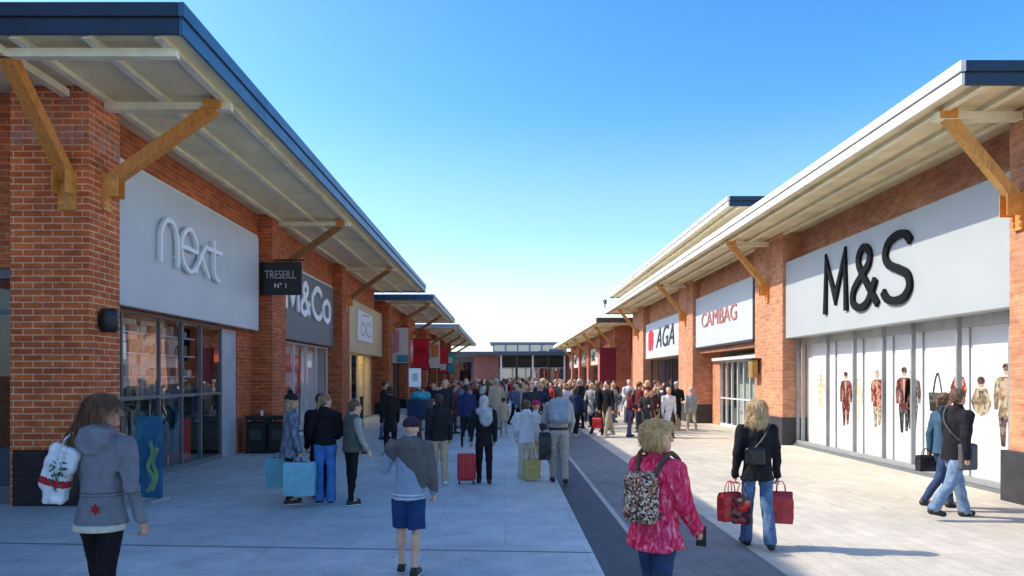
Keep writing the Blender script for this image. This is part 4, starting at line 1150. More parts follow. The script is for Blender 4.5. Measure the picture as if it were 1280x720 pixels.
def skeleton(S, legs, arms, lean=0.03, hipw=0.088, shw=0.185, bow=0.0):
    """joint positions, facing +y; legs = (fwdL, kneeL, fwdR, kneeR), arms = ((fwd, out, bend, out2), ...) in degrees"""
    J = {}
    up = np.array((0, math.sin(lean), math.cos(lean)))
    pel = np.array((0, 0, 0.95))
    J['pel'] = pel; J['waist'] = pel + up * 0.13; J['chest'] = pel + up * 0.35
    J['neck'] = pel + up * 0.53
    J['up'] = up
    J['head'] = J['neck'] + np.array((0, math.sin(lean + bow) * 0.15 + 0.012, math.cos(lean + bow) * 0.15))
    for i, s in enumerate((-1, 1)):
        n = 'LR'[i]
        a, b = rad(legs[2 * i]), rad(legs[2 * i + 1])
        hp = pel + np.array((s * hipw, 0, -0.03)); kn = hp + 0.43 * limb_dir(a, 0.02, s); an = kn + 0.42 * limb_dir(a - b, 0.0, s)
        J['hip' + n], J['knee' + n], J['ank' + n] = hp, kn, an
        J['pitch' + n] = a - b
        fa, fo, fb, fo2 = [rad(v) for v in arms[i]]
        sh = J['neck'] - up * 0.085 + np.array((s * shw, 0, 0)); el = sh + 0.29 * limb_dir(fa, fo, s); wr = el + 0.25 * limb_dir(fa + fb, fo2, s)
        J['sh' + n], J['el' + n], J['wr' + n] = sh, el, wr
        J['hd' + n] = limb_dir(fa + fb, fo2, s)
    mz = min(J['ankL'][2], J['ankR'][2])
    dz = 0.085 - mz
    for k, v in J.items():
        if isinstance(v, np.ndarray) and k not in ('up', 'hdL', 'hdR'):
            v = v.copy(); v[2] += dz; J[k] = v * S
    J['S'] = S
    return J


def foot(sd, J, n, s, r=0.043, zone=0, big=1.0):
    S = J['S']; an = J['ank' + n]
    p = J['pitch' + n]
    # trailing foot: heel lifted, toe down
    lift = max(0.0, an[2] - 0.09 * S)
    pit = -math.asin(min(0.9, lift / (0.17 * S))) if lift > 0.01 else 0.0
    d = np.array((s * 0.12, math.cos(pit), math.sin(pit)))
    heel = an + np.array((0, -0.035 * S, -0.045 * S)); toe = an + d * 0.15 * S * big + np.array((0, 0, -0.05 * S * (1 if pit == 0 else 0.35)))
    sd.cone(heel, toe, r * S, r * 0.86 * S, 1.0, zone)
    sd.cone(an + np.array((0, 0, 0.0)), heel, 0.042 * S, 0.042 * S, 1.0, zone)
    return heel, toe


def hand_mesh(w, d, side, S, curl=0.9, inward=None):
    """palm, four unequal fingers with two bends and a thumb from the side of the palm"""
    d = d / np.linalg.norm(d)
    inw = np.array(inward if inward is not None else (-side, 0.0, 0.0), float)
    inw = inw - d * (inw @ d); inw /= np.linalg.norm(inw)
    ac = np.cross(d, inw) * 1.0            # across the knuckles
    if ac[1] < 0: ac = -ac                  # index finger forward
    sd = Sdf(0.008 * S)
    kn = w + d * 0.085 * S
    sd.cone(w - d * 0.03 * S, kn, 0.026 * S, 0.034 * S, 0.5, axis=inw)
    for i, L in enumerate((0.072, 0.080, 0.075, 0.058)):
        o = ac * (0.028 - 0.0185 * i) * S
        b = kn + o - d * 0.008 * S
        a1, a2, a3 = curl * 0.6, curl * 1.5, curl * 2.1
        p = b
        for seg, (an, fr) in enumerate(((a1, 0.45), (a2, 0.32), (a3, 0.23))):
            q = p + (d * math.cos(an) + inw * math.sin(an)) * L * fr * S
            sd.cone(p, q, (0.0095 - 0.001 * seg) * S, (0.0090 - 0.001 * seg) * S); p = q
    t0 = w + d * 0.03 * S + ac * 0.022 * S
    t1 = t0 + (d * 0.6 + ac * 0.6 + inw * 0.45) * 0.045 * S; t2 = t1 + (d * 0.75 + ac * 0.05 + inw * 0.6) * 0.035 * S
    sd.cone(t0, t1, 0.013 * S, 0.0105 * S); sd.cone(t1, t2, 0.0105 * S, 0.0085 * S)
    return sd.mesh(0.0055)


def rotz(a):
    c, s = math.cos(a), math.sin(a)
    return np.array(((c, -s, 0), (s, c, 0), (0, 0, 1)))


SKIN = plain('skin', (0.64, 0.33, 0.20), 0.5, scale=18, var=0.1)
SKIN2 = plain('skin_fair', (0.76, 0.44, 0.29), 0.5, scale=18, var=0.1)
EYE = plain('eye_dark', (0.02, 0.015, 0.012), 0.2)
LIP = plain('lips', (0.42, 0.14, 0.12), 0.45)


def add_head(sd, c, S, yaw):
    """skull, jaw, nose, brow, lips, ears; looks along +y turned by yaw"""
    R = rotz(yaw)
    T = lambda v: c + R @ (np.array(v) * S)
    sd.ell(T((0, -0.012, 0.025)), np.array((0.076, 0.094, 0.092)) * S, R=R)
    sd.ell(T((0, 0.025, -0.045)), np.array((0.058, 0.066, 0.066)) * S, R=R, k=0.03)
    sd.cone(T((0, 0.072, -0.085)), T((0, 0.060, -0.08)), 0.022 * S, 0.03 * S)
    sd.cone(T((0, 0.090, 0.012)), T((0, 0.106, -0.024)), 0.009 * S, 0.013 * S, k=0.012)
    sd.cone(T((-0.035, 0.076, 0.024)), T((0.035, 0.076, 0.024)), 0.012 * S, 0.012 * S, k=0.02)
    sd.cone(T((-0.017, 0.084, -0.054)), T((0.017, 0.084, -0.054)), 0.0085 * S, 0.0085 * S, zone=2, k=0.006)
    for s in (-1, 1):
        sd.ell(T((s * 0.031, 0.079, 0.004)), np.array((0.010, 0.008, 0.0055)) * S, zone=1, R=R, k=0.003)
        sd.ell(T((s * 0.077, -0.005, -0.008)), np.array((0.010, 0.020, 0.030)) * S, R=R, k=0.008)


def strands(V, Q, n, L, width, curl, rr, hc, fdir, wild=False):
    """loose locks lying over the hair mass: tapered ribbons that follow the surface down"""
    nr = np.zeros_like(V)
    fn_ = np.cross(V[Q[:, 2]] - V[Q[:, 0]], V[Q[:, 3]] - V[Q[:, 1]])
    for k in range(4): np.add.at(nr, Q[:, k], fn_)
    nr /= np.linalg.norm(nr, axis=1)[:, None] + 1e-9
    vs, fs = [], []
    for _ in range(n):
        i = rr.randrange(len(V)); p = V[i].copy(); nn = nr[i]
        if (p - hc) @ fdir > 0.015 and p[2] < hc[2] + 0.07: continue
        g = np.array((rr.gauss(0, 1), rr.gauss(0, 1), rr.gauss(-0.3, 1))) if wild else np.array((rr.gauss(0, 0.25), rr.gauss(0, 0.25), -1.0)); t = g - nn * (g @ nn)
        if np.linalg.norm(t) < 0.25: t = t + np.array((rr.gauss(0, 1), rr.gauss(0, 1), 0))
        t /= np.linalg.norm(t) + 1e-9
        sd_ = np.cross(t, nn); ph = rr.uniform(0, 6.28); l = L * rr.uniform(0.5, 1.3); N_ = 6
        p = p + nn * rr.uniform(-0.002, 0.004)
        b0 = len(vs)
        for k in range(N_ + 1):
            u = k / N_
            off = sd_ * math.sin(ph + u * 7) * curl + nn * (math.cos(ph + u * 7) * curl + 0.35 * curl)
            q = p + t * l * u + nn * (0.006 * math.sin(u * 3.1) - 0.010 * u * u) + np.array((0, 0, -0.25 * l * u * u)) + off
            w = width * (1 - 0.85 * u) * 0.5
            vs.append(q - sd_ * w); vs.append(q + sd_ * w)
        for k in range(N_): fs.append((b0 + 2 * k, b0 + 2 * k + 1, b0 + 2 * k + 3, b0 + 2 * k + 2))
    return np.array(vs), np.array(fs)


def make_person(label, x, y, yaw, h, legs, arms, hair=None, top=None, bottom=None, shoe=None, head_yaw=0.0, lean=0.03, bow=0.0, vox=0.012, skin=None, cat='person', hands=True, hat=None, wide=1.0, extra=None, curl=0.9, child=False):
    S = h / 1.735
    J = skeleton(S, legs, arms, lean, bow=bow)
    root = thing('person', label, cat, (x, y, 0), rad(yaw))
    skin = skin or SKIN
    top = dict(dict(mat=None, hem=0.86, flare=0.0, amp=0.004, sl=1.0, hood=False, collar=0.065, short=False), **(top or {}))
    bottom = dict(dict(mat=None, r=1.0, flare=0.0, short=False, amp=0.0035), **(bottom or {}))
    W = wide
    # ---- body: one continuous figure
    b = Sdf(0.02 * S)
    hc = J['head']
    add_head(b, hc, S * (1.06 if child else 1.0), rad(head_yaw))
    b.cone(J['neck'] - np.array((0, 0, 0.05 * S)), hc - np.array((0, 0.01, 0.05 * S)), 0.055 * S, 0.05 * S)
    b.cone(J['pel'], J['chest'], 0.10 * S, 0.12 * S, 0.7); b.cone(J['shL'], J['shR'], 0.045 * S, 0.045 * S)
    for n in 'LR':
        bare = bottom['short']
        b.cone(J['hip' + n], J['knee' + n], 0.065 * S, 0.05 * S); b.cone(J['knee' + n], J['ank' + n], 0.050 * S if bare else 0.04 * S, 0.034 * S)
        if bare:
            b.ell(J['knee' + n] * 0.68 + J['ank' + n] * 0.32 + np.array((0, -0.018 * S, 0)), np.array((0.056, 0.060, 0.12)) * S)
        b.cone(J['ank' + n], J['ank' + n] + np.array((0, 0.09, -0.05)) * S, 0.035 * S, 0.03 * S)
        b.cone(J['sh' + n], J['el' + n], 0.045 * S, 0.036 * S); b.cone(J['el' + n], J['wr' + n], 0.036 * S, 0.026 * S)
        if not hands: b.ell(J['wr' + n] + J['hd' + n] * 0.06 * S, np.array((0.03, 0.04, 0.07)) * S)
    ex = []
    if hands:
        for i, n in enumerate('LR'):
            v, q, _ = hand_mesh(J['wr' + n], J['hd' + n], (-1, 1)[i], S, curl); ex.append((v, q, 0))
    sdf_obj('body', b, min(vox, 0.0095), [skin, EYE, LIP], root, ex)
    # ---- trousers
    t = Sdf(0.03 * S)
    t.ell(J['pel'] + np.array((0, -0.01, 0.0)), np.array((0.148 * W, 0.112 * W, 0.13)) * S)
    t.cone(J['pel'] + np.array((0, 0, 0.02)) * S, J['waist'], 0.135 * S * W, 0.12 * S * W, 0.75)
    for i, n in enumerate('LR'):
        r = bottom['r']
        t.cone(J['hip' + n], J['knee' + n], 0.093 * S * r, 0.066 * S * r)
        if not bottom['short']:
            e = J['ank' + n] + np.array((0, 0, 0.0)) * S
            t.cone(J['knee' + n], e, 0.064 * S * r, (0.05 + bottom['flare']) * S * r)
    if bottom['short']:
        zc = min(J['kneeL'][2], J['kneeR'][2]) + bottom.get('cut', 0.03) * S
        for n in 'LR': t.cone(J['hip' + n], J['knee' + n] + np.array((0, 0, 0.02)), 0.10 * S * r, 0.092 * S * r)
        t.plane((0, 0, 1), zc)
    t.plane((0, 0, -1), -(top['hem'] * S + J['pel'][2] - 0.95 * S + 0.012 * S))
    t.noise = fold_noise(bottom['amp'] * 1.7, x)
    sdf_obj('shorts' if bottom['short'] else 'trousers', t, vox, bottom['mat'], root)
    # ---- shoes
    for i, n in enumerate('LR'):
        f = Sdf(0.02 * S); foot(f, J, n, (-1, 1)[i]); f.plane((0, 0, 1), 0.002 if J['ank' + n][2] < 0.1 * S else -1)
        so = sdf_obj('shoe', f, min(vox, 0.010), [shoe[0]], root)
        if len(shoe) > 1 and J['ank' + n][2] < 0.1 * S:
            g = Sdf(0.01); he, to = J['ank' + n] + np.array((0, -0.035, 0)) * S, J['ank' + n] + np.array(((-1, 1)[i] * 0.018, 0.15, 0)) * S
            he[2] = to[2] = 0.016 * S
            g.cone(he, to, 0.05 * S, 0.045 * S, 0.3, axis=(0, 0, 1)); g.plane((0, 0, 1), 0.001)
            sdf_obj('sole', g, 0.010, shoe[1], so)
    # ---- top
    c = Sdf(0.035 * S)
    up = J['up']
    hem = top['hem'] * S + (J['pel'][2] - 0.95 * S)
    hp = np.array((0, J['pel'][1] - (0.02 * S if hem < 0.8 * S else 0), hem))
    c.cone(J['waist'], J['chest'] + up * 0.01 * S, 0.134 * S * W, 0.158 * S * W, 0.74)
    c.cone(hp, J['waist'], (0.165 + top['flare']) * S * W, 0.136 * S * W, 0.78)
    c.cone(J['shL'] * 0.93 + J['shR'] * 0.07, J['neck'] - up * 0.055 * S, 0.060 * S, 0.070 * S, 1.0); c.cone(J['shR'] * 0.93 + J['shL'] * 0.07, J['neck'] - up * 0.055 * S, 0.060 * S, 0.070 * S)
    c.cone(J['neck'] - up * 0.07 * S, J['neck'] + up * 0.02 * S, 0.10 * S, top['collar'] * S)
    for n in 'LR':
        k = top['sl']
        c.cone(J['sh' + n], J['el' + n], 0.062 * S * k, 0.053 * S * k, k=0.05)
        if not top['short']: c.cone(J['el' + n], J['wr' + n] + J['hd' + n] * 0.01 * S, 0.053 * S * k, 0.041 * S * k, k=0.02)
    if top['hood']:
        hb = J['neck'] - up * 0.05 * S + np.array((0, -0.085, 0.0)) * S
        c.ell(hb, np.array((0.125, 0.080, 0.10)) * S, k=0.012); c.ell(hb + np.array((0, 0.02, 0.065)) * S, np.array((0.115, 0.085, 0.05)) * S, k=0.012)
    c.plane((0, 0, 1), hem)
    c.noise = fold_noise(top['amp'], x + 1.3)
    tm = top['mat']
    sdf_obj(top.get('name', 'jacket'), c, vox, tm, root)
    # ---- hair
    if hair:
        H = Sdf(0.02 * S); R = rotz(rad(head_yaw)); T = lambda v: hc + R @ (np.array(v) * S)
        kd = hair.get('kind', 'short')
        if kd == 'short':
            H.ell(T((0, -0.025, 0.045)), np.array((0.088, 0.098, 0.085)) * S, R=R); H.ell(T((0, -0.055, -0.01)), np.array((0.080, 0.06, 0.075)) * S, R=R)
            H.noise = curl_noise(0.004, 70, x)
        elif kd == 'curly':
            H.ell(T((0, -0.03, 0.045)), np.array((0.108, 0.114, 0.092)) * S, R=R); H.ell(T((0, -0.07, -0.015)), np.array((0.098, 0.065, 0.078)) * S, R=R); H.ell(T((-0.07, -0.01, -0.02)), np.array((0.05, 0.06, 0.08)) * S, R=R); H.ell(T((0.07, -0.01, -0.02)), np.array((0.045, 0.055, 0.07)) * S, R=R)
            H.ell(T((0.0, 0.055, 0.075)), np.array((0.075, 0.05, 0.045)) * S, R=R)
            H.noise = curl_noise(0.006, 85, x)
        elif kd == 'bob':
            H.ell(T((0, -0.02, 0.05)), np.array((0.108, 0.115, 0.09)) * S, R=R); H.cone(T((0, -0.06, 0.02)), T((0, -0.07, -0.13)), 0.085 * S, 0.098 * S, 0.75)
            for s_ in (-1, 1): H.cone(T((s_ * 0.07, -0.03, 0.04)), T((s_ * 0.095, -0.03, -0.14)), 0.045 * S, 0.045 * S)
            H.noise = curl_noise(0.006, 62, x, 0.6)
        elif kd == 'long':
            H.ell(T((0, -0.018, 0.042)), np.array((0.090, 0.104, 0.085)) * S, R=R); H.cone(T((0, -0.06, 0.03)), T((0, -0.07, -0.10)), 0.075 * S, 0.075 * S, 0.8)
            L = hair.get('len', 0.26); sx = hair.get('side', 0.0)
            H.cone(T((0, -0.07, -0.08)), T((sx, -0.10, -L)), 0.075 * S, 0.045 * S, 0.7); H.cone(T((-0.05, -0.04, 0.0)), T((sx - 0.06, -0.085, -L * 0.92)), 0.045 * S, 0.022 * S); H.cone(T((0.05, -0.05, 0.0)), T((sx + 0.04, -0.09, -L * 0.8)), 0.04 * S, 0.02 * S)
            if hair.get('tail'):
                H.cone(T((0, -0.09, 0.0)), T((0.02, -0.17, -0.16)), 0.055 * S, 0.048 * S); H.cone(T((0.02, -0.17, -0.16)), T((0.04, -0.21, -0.34)), 0.048 * S, 0.022 * S)
            H.noise = curl_noise(0.004, 95, x, 0.2)
        elif kd == 'bun':
            H.ell(T((0, -0.02, 0.045)), np.array((0.088, 0.1, 0.085)) * S, R=R); H.ell(T((0, -0.11, 0.08)), np.array((0.05, 0.05, 0.05)) * S); H.noise = curl_noise(0.004, 80, x)
        elif kd == 'tail':
            H.ell(T((0, -0.02, 0.045)), np.array((0.088, 0.1, 0.085)) * S, R=R); H.ell(T((0, -0.05, -0.01)), np.array((0.075, 0.06, 0.07)) * S, R=R); H.cone(T((0, -0.11, 0.05)), T((0, -0.14, -0.14)), 0.035 * S, 0.02 * S); H.noise = curl_noise(0.004, 80, x)
        # keep the face clear
        fc = T((0, 0.095, -0.03)); H.sub(fc, np.array((0.066, 0.066, 0.078)) * S)
        if hair.get('strands'):
            V, Q, _ = H.mesh(min(vox, 0.009))
            v2, q2 = strands(V, Q, hair['strands'], hair.get('sl', 0.09), hair.get('sw', 0.007), hair.get('curl', 0.003), random.Random(5), hc, R @ np.array((0, 1.0, 0)), kd == 'curly')
            mesh_obj('hair', np.concatenate((V, v2)).tolist(), np.concatenate((Q, q2 + len(V))).tolist(), hair['mat'], root, None, True)
        else: sdf_obj('hair', H, min(vox, 0.009), hair['mat'], root)
    if hat:
        H = Sdf(0.02 * S); R = rotz(rad(head_yaw)); T = lambda v: hc + R @ (np.array(v) * S)
        H.ell(T((0, -0.015, 0.06)), np.array((0.098, 0.112, 0.085)) * S, R=R)
        if hat.get('pom'): H.ell(T((0, -0.03, 0.165)), np.array((0.045, 0.045, 0.04)) * S)
        if hat.get('brim'): H.ell(T((0, 0.09, 0.045)), np.array((0.075, 0.085, 0.014)) * S, R=R)
        if hat.get('big'): H.ell(T((0, -0.02, 0.08)), np.array((0.125, 0.135, 0.09)) * S, R=R)
        H.noise = curl_noise(0.003, 100, x); H.plane((0, 0, 1), T((0, 0, 0.03))[2])
        sdf_obj('hat', H, min(vox, 0.010), hat['mat'], root)
    Rw = rotz(rad(yaw))
    wp = lambda p: np.array((x, y, 0)) + Rw @ p
    J['world'] = wp; J['root'] = root; J['Rw'] = Rw
    J['gripL'] = wp(J['wrL'] + J['hdL'] * 0.09 * S); J['gripR'] = wp(J['wrR'] + J['hdR'] * 0.09 * S)
    return J


def carrier(name, label, grip, w, d, h, mat, yaw=0.0, hmat=None, drop=0.16, patch=None, slump=0.0, cat='shopping bag'):
    """gusseted paper or plastic carrier hung by two loop handles from a hand"""
    gx, gy, gz = grip
    zt = gz - drop
    org = (gx, gy, zt - h)
    r = thing(name, label, cat, org, rad(yaw))
    vs, fs = [], []
    n, m_ = 8, 7
    ring = []
    per = [(-w / 2, -d / 2), (-w / 6, -d / 2), (w / 6, -d / 2), (w / 2, -d / 2), (w / 2 - 0.0, 0), (w / 2, d / 2), (w / 6, d / 2), (-w / 6, d / 2), (-w / 2, d / 2), (-w / 2 + 0.0, 0)]
    for k in range(m_ + 1):
        t = k / m_
        puff = 1 + 0.10 * math.sin(math.pi * t) + slump * (1 - t)
        pinch = 0.55 if k == m_ else 1.0
        for i, (a, b) in enumerate(per):
            gus = 0.82 if i in (4, 9) and t > 0.3 else 1.0
            j = random.uniform(-1, 1) * 0.006
            vs.append((a * (puff if abs(a) < w / 2 else 1 + 0.03 * math.sin(3 * t)) * gus + j, b * puff * pinch + j, h * t))
    P = len(per)
    for k in range(m_):
        for i in range(P): fs.append((k * P + i, k * P + (i + 1) % P, (k + 1) * P + (i + 1) % P, (k + 1) * P + i))
    fs.append(tuple(range(P - 1, -1, -1)))
    bo = MB(); bo.add(vs, fs); ob = bo.build('bag_body', mat, r, False)
    for s in (-1, 1):
        pts = [(-w * 0.2, s * d * 0.26, h - 0.01), (-w * 0.17, s * d * 0.2, h + drop * 0.6), (-w * 0.06, s * 0.008, h + drop), (w * 0.06, s * 0.008, h + drop), (w * 0.17, s * d * 0.2, h + drop * 0.6), (w * 0.2, s * d * 0.26, h - 0.01)]
        MB().tube([(a, b, c) for a, b, c in pts], 0.006, 6).build('handle', hmat or mat, r, True)
    if patch:
        for (u0, u1, v0, v1, pmt) in patch:
            q = MB(); q.box(-w / 2 + w * u0, -w / 2 + w * u1, -d / 2 * 1.12 - 0.012, -d / 2 * 1.12 - 0.009, h * v0, h * v1); q.build('print', pmt, r)
    return r


def backpack(label, J, mat, w=0.30, h=0.42, d=0.17, vox=0.012, zoff=0.0, strap=None, noise=0.005):
    """soft pack on a person's back, its straps over both shoulders"""
    S = J['S']; root = J['root']
    r = thing('backpack', label, 'backpack', tuple(J['world'](np.zeros(3))), root.rotation_euler[2])
    c = J['chest'] + np.array((0, -0.125 * S - d * 0.45, -0.03 + zoff))
    b = Sdf(0.03)
    b.rbox(c, (w / 2, d / 2, h / 2), min(w, d) * 0.42); b.rbox(c + np.array((0, -d * 0.42, -h * 0.16)), (w * 0.38, d * 0.2, h * 0.22), 0.04)
    b.noise = fold_noise(noise, 3.3)
    sdf_obj('pack_body', b, vox, mat, r)
    for n, s in (('L', -1), ('R', 1)):
        a = J['sh' + n] * 0.72 + J['neck'] * 0.28
        pts = [c + np.array((s * w * 0.3, d * 0.3, h * 0.42)), a + np.array((0, -0.05, 0.085 * S)), a + np.array((0, 0.03, 0.085 * S)), a + np.array((0, 0.125 * S, -0.02)), J['chest'] + np.array((s * 0.13 * S, 0.09 * S, -0.18 * S)), c + np.array((s * w * 0.42, d * 0.3, -h * 0.35))]
        q = [tuple(p) for p in catmull([tuple(p) for p in pts], 5)]
        MB().tube(q, 0.018, 6).build('strap', strap or mat, r, True)
    return r


def sling(label, J, mat, side, bag_c, size, vox=0.012, name='shoulder_bag', cat='bag', both=True):
    """bag on a strap that runs over the opposite shoulder across the back"""
    S = J['S']; root = J['root']
    r = thing(name, label, cat, tuple(J['world'](np.zeros(3))), root.rotation_euler[2])
    b = Sdf(0.02); bag_c = np.array(bag_c, float)
    b.rbox(bag_c, np.array(size) / 2, min(size) * 0.35); b.noise = fold_noise(0.003, 1.1)
    sdf_obj('bag_body', b, vox, mat, r)
    o = 'L' if side > 0 else 'R'
    a = J['sh' + o] * 0.6 + J['neck'] * 0.4
    back = [bag_c + np.array((0, -0.02, size[2] * 0.4)), J['waist'] + np.array((side * 0.07 * S, -0.135 * S, 0.1 * S)), J['chest'] + np.array((-side * 0.05 * S, -0.15 * S, 0.04 * S)), a + np.array((0, -0.075 * S, 0.045 * S)), a + np.array((0, 0.0, 0.08 * S)), a + np.array((0, 0.09 * S, 0.0)), J['chest'] + np.array((side * 0.02 * S, 0.14 * S, -0.05 * S)), J['waist'] + np.array((side * 0.10 * S, 0.13 * S, 0.0)), bag_c + np.array((0, 0.03, size[2] * 0.4))]
    q = [tuple(p) for p in catmull([tuple(p) for p in back], 5)]
    MB().tube(q, 0.013, 6).build('strap', mat, r, True)
    return r


HB = hairmat('hair_brown', (0.05, 0.025, 0.014), (0.22, 0.12, 0.06)); HBL = hairmat('hair_blond', (0.42, 0.25, 0.09), (0.95, 0.74, 0.42)); HK = hairmat('hair_black', (0.012, 0.009, 0.008), (0.05, 0.035, 0.03)); HG = hairmat('hair_grey', (0.35, 0.34, 0.33), (0.7, 0.69, 0.67)); HST = hairmat('hair_streaked', (0.045, 0.016, 0.007), (0.30, 0.145, 0.055))
BLK = cloth('black_cloth', (0.014, 0.014, 0.017), var=0.4); LEG = cloth('black_leggings', (0.013, 0.011, 0.012), var=0.3, folds=0.25)
DENIM = cloth('denim', (0.10, 0.17, 0.30), var=0.4); DENIM_D = cloth('dark_denim', (0.035, 0.06, 0.125), var=0.4); DENIM_B = cloth('bright_denim', (0.06, 0.19, 0.48), var=0.25); DENIM_W = cloth('washed_denim', (0.17, 0.25, 0.36), var=0.4)
GREYJ = cloth('grey_parka', (0.20, 0.205, 0.225), var=0.15); BEIGE = cloth('beige_cloth', (0.50, 0.40, 0.25)); CREAMC = cloth('cream_cloth', (0.66, 0.60, 0.46)); WHITEC = cloth('white_cloth', (0.72, 0.72, 0.72)); NAVYC = cloth('navy_cloth', (0.02, 0.04, 0.12)); SHOEK = plain('shoe_black', (0.015, 0.014, 0.014), 0.5); SOLEW = plain('sole_white', (0.75, 0.74, 0.72), 0.6); SHOEW = plain('shoe_white', (0.65, 0.64, 0.62), 0.6)
REDBAG = plain('red_paper', (0.52, 0.025, 0.03), 0.45, scale=9, var=0.25); CYANBAG = plain('cyan_paper', (0.20, 0.47, 0.56), 0.5, scale=7, var=0.15); WHITEBAG = plain('white_plastic', (0.72, 0.73, 0.75), 0.3, scale=9, var=0.12, bump=0.6, bscale=14); BLKL = plain('black_leather', (0.012, 0.012, 0.013), 0.4, scale=12, var=0.4)
AD = (0, 6, 8, 2)      # arm hanging

# 1. woman in the grey parka, near left
nt_ = GREYJ.node_tree; bs_ = nt_.nodes['Principled BSDF']; src_ = bs_.inputs['Base Color'].links[0].from_socket
tc_ = N(nt_, 'ShaderNodeTexCoord'); sx_ = N(nt_, 'ShaderNodeSeparateXYZ'); nt_.links.new(tc_.outputs['Object'], sx_.inputs[0])
last = src_
for ax_, at_, wd_ in ((2, 1.128, 0.005), (2, 1.105, 0.003)):
    sb_ = N(nt_, 'ShaderNodeMath', operation='SUBTRACT'); nt_.links.new(sx_.outputs[ax_], sb_.inputs[0]); sb_.inputs[1].default_value = at_
    ab_ = N(nt_, 'ShaderNodeMath', operation='ABSOLUTE'); nt_.links.new(sb_.outputs[0], ab_.inputs[0])
    mr_ = N(nt_, 'ShaderNodeMapRange'); nt_.links.new(ab_.outputs[0], mr_.inputs[0]); mr_.inputs[1].default_value = wd_ * 0.4; mr_.inputs[2].default_value = wd_ * 1.6; mr_.inputs[3].default_value = 0.62; mr_.inputs[4].default_value = 0.0
    mm_ = N(nt_, 'ShaderNodeMix', data_type='RGBA'); nt_.links.new(mr_.outputs[0], mm_.inputs[0]); nt_.links.new(last, mm_.inputs[6]); mm_.inputs[7].default_value = (0.03, 0.03, 0.035, 1); last = mm_.outputs[2]
nt_.links.new(last, bs_.inputs['Base Color'])
A = make_person('woman in grey hooded parka and black leggings walking away on the left', -2.92, 5.2, -10, 1.82, (14, 4, -12, 16), ((38, 16, 100, -14), (-2, 10, 22, 2)), dict(kind='long', mat=HST, len=0.20, side=0.0, tail=True, strands=3600, sl=0.16, sw=0.0042, curl=0.002), dict(mat=GREYJ, hem=0.86, flare=0.012, hood=True, amp=0.009, sl=0.98), dict(mat=LEG, r=0.88), [SHOEK], head_yaw=-62, vox=0.009, wide=1.0)
t = Sdf(0.02); zz = 0.86 * A['S'] + A['pel'][2] - 0.95 * A['S'] - 0.012
t.cone((0, A['pel'][1] - 0.02, zz - 0.01), (0, A['pel'][1] - 0.02, zz + 0.03), 0.178 * A['S'], 0.172 * A['S'], 0.78); t.plane((0, 0, 1), zz - 0.03); t.plane((0, 0, -1), -(zz + 0.02))
sdf_obj('shirt_hem', t, 0.012, CREAMC, A['root'])
lf = MB(); cx_, cz_ = 0.115, zz + 0.15
pts = [(cx_ + math.cos(a_) * (0.045 if k % 2 else 0.024), -0.196, cz_ + math.sin(a_) * (0.045 if k % 2 else 0.024)) for k, a_ in enumerate(np.linspace(0, 2 * math.pi, 12, endpoint=False))]
lf.add(pts, [tuple(range(12))]); lf.add([(a, b - 0.004, c) for a, b, c in pts], [tuple(range(12))]); lf.build('patch', cloth('red_patch', (0.45, 0.02, 0.03), folds=0.1), A['root'])
g = A['world'](A['shL'] + np.array((-0.08, -0.13, -0.02)))
# white carrier slung behind the left shoulder
org = tuple(A['world'](np.array((-0.255, -0.13, 1.07))))
r = thing('carrier_bag', 'white plastic bag with red band and green sprig print carried by woman in grey', 'shopping bag', org, rad(-8))
bb = Sdf(0.05)
Ry = np.array(((math.cos(0.28), 0, math.sin(0.28)), (0, 1, 0), (-math.sin(0.28), 0, math.cos(0.28))))
bb.rbox((0.07, 0, 0.36), (0.125, 0.06, 0.10), 0.045, R=Ry); bb.rbox((0.01, 0, 0.22), (0.115, 0.075, 0.13), 0.05, R=Ry); bb.rbox((-0.01, 0, 0.08), (0.095, 0.062, 0.10), 0.045)
bb.lo *= 1.0; bb.noise = lambda P: 0.006 * np.sin(42 * P[:, 0] + 20 * P[:, 2] + 2 * np.sin(15 * P[:, 2])) * np.sin(12 * P[:, 2] + 25 * P[:, 1]) + 0.003 * np.sin(75 * P[:, 0] - 30 * P[:, 2] + 1.5 * np.sin(31 * P[:, 1]))
V_, Q_, _z = bb.mesh(0.008)
C_ = V_[Q_].mean(1); band = ((C_[:, 2] + 0.25 * C_[:, 0] > 0.135) & (C_[:, 2] + 0.25 * C_[:, 0] < 0.195)).astype(int)
V_ = V_ * np.array((0.86, 0.8, 0.88)); mesh_obj('bag_body', V_.tolist(), Q_.tolist(), [WHITEBAG, cloth('band_red', (0.50, 0.02, 0.035), folds=0.3)], r, band, True)
lv = MB(); rr_ = random.Random(3)
for k in range(34):
    u_, v_ = rr_.gauss(0.065, 0.03), rr_.gauss(0.215, 0.045); a_ = rr_.uniform(0, 6.28); L_ = rr_.uniform(0.014, 0.03)
    yq = -0.070 - rr_.uniform(0, 0.008)
    lv.add([(u_, yq, v_), (u_ + math.cos(a_) * L_ - math.sin(a_) * L_ * 0.3, yq - 0.004, v_ + math.sin(a_) * L_ + math.cos(a_) * L_ * 0.3), (u_ + math.cos(a_) * L_ * 2, yq, v_ + math.sin(a_) * L_ * 2), (u_ + math.cos(a_) * L_ + math.sin(a_) * L_ * 0.3, yq - 0.004, v_ + math.sin(a_) * L_ - math.cos(a_) * L_ * 0.3)], [(0, 1, 2, 3)])
lv.build('sprig_print', plain('sprig_green', (0.03, 0.11, 0.05), 0.6, scale=20, var=0.5), r)
gl = np.array((0.05, 0.0, 0.46))
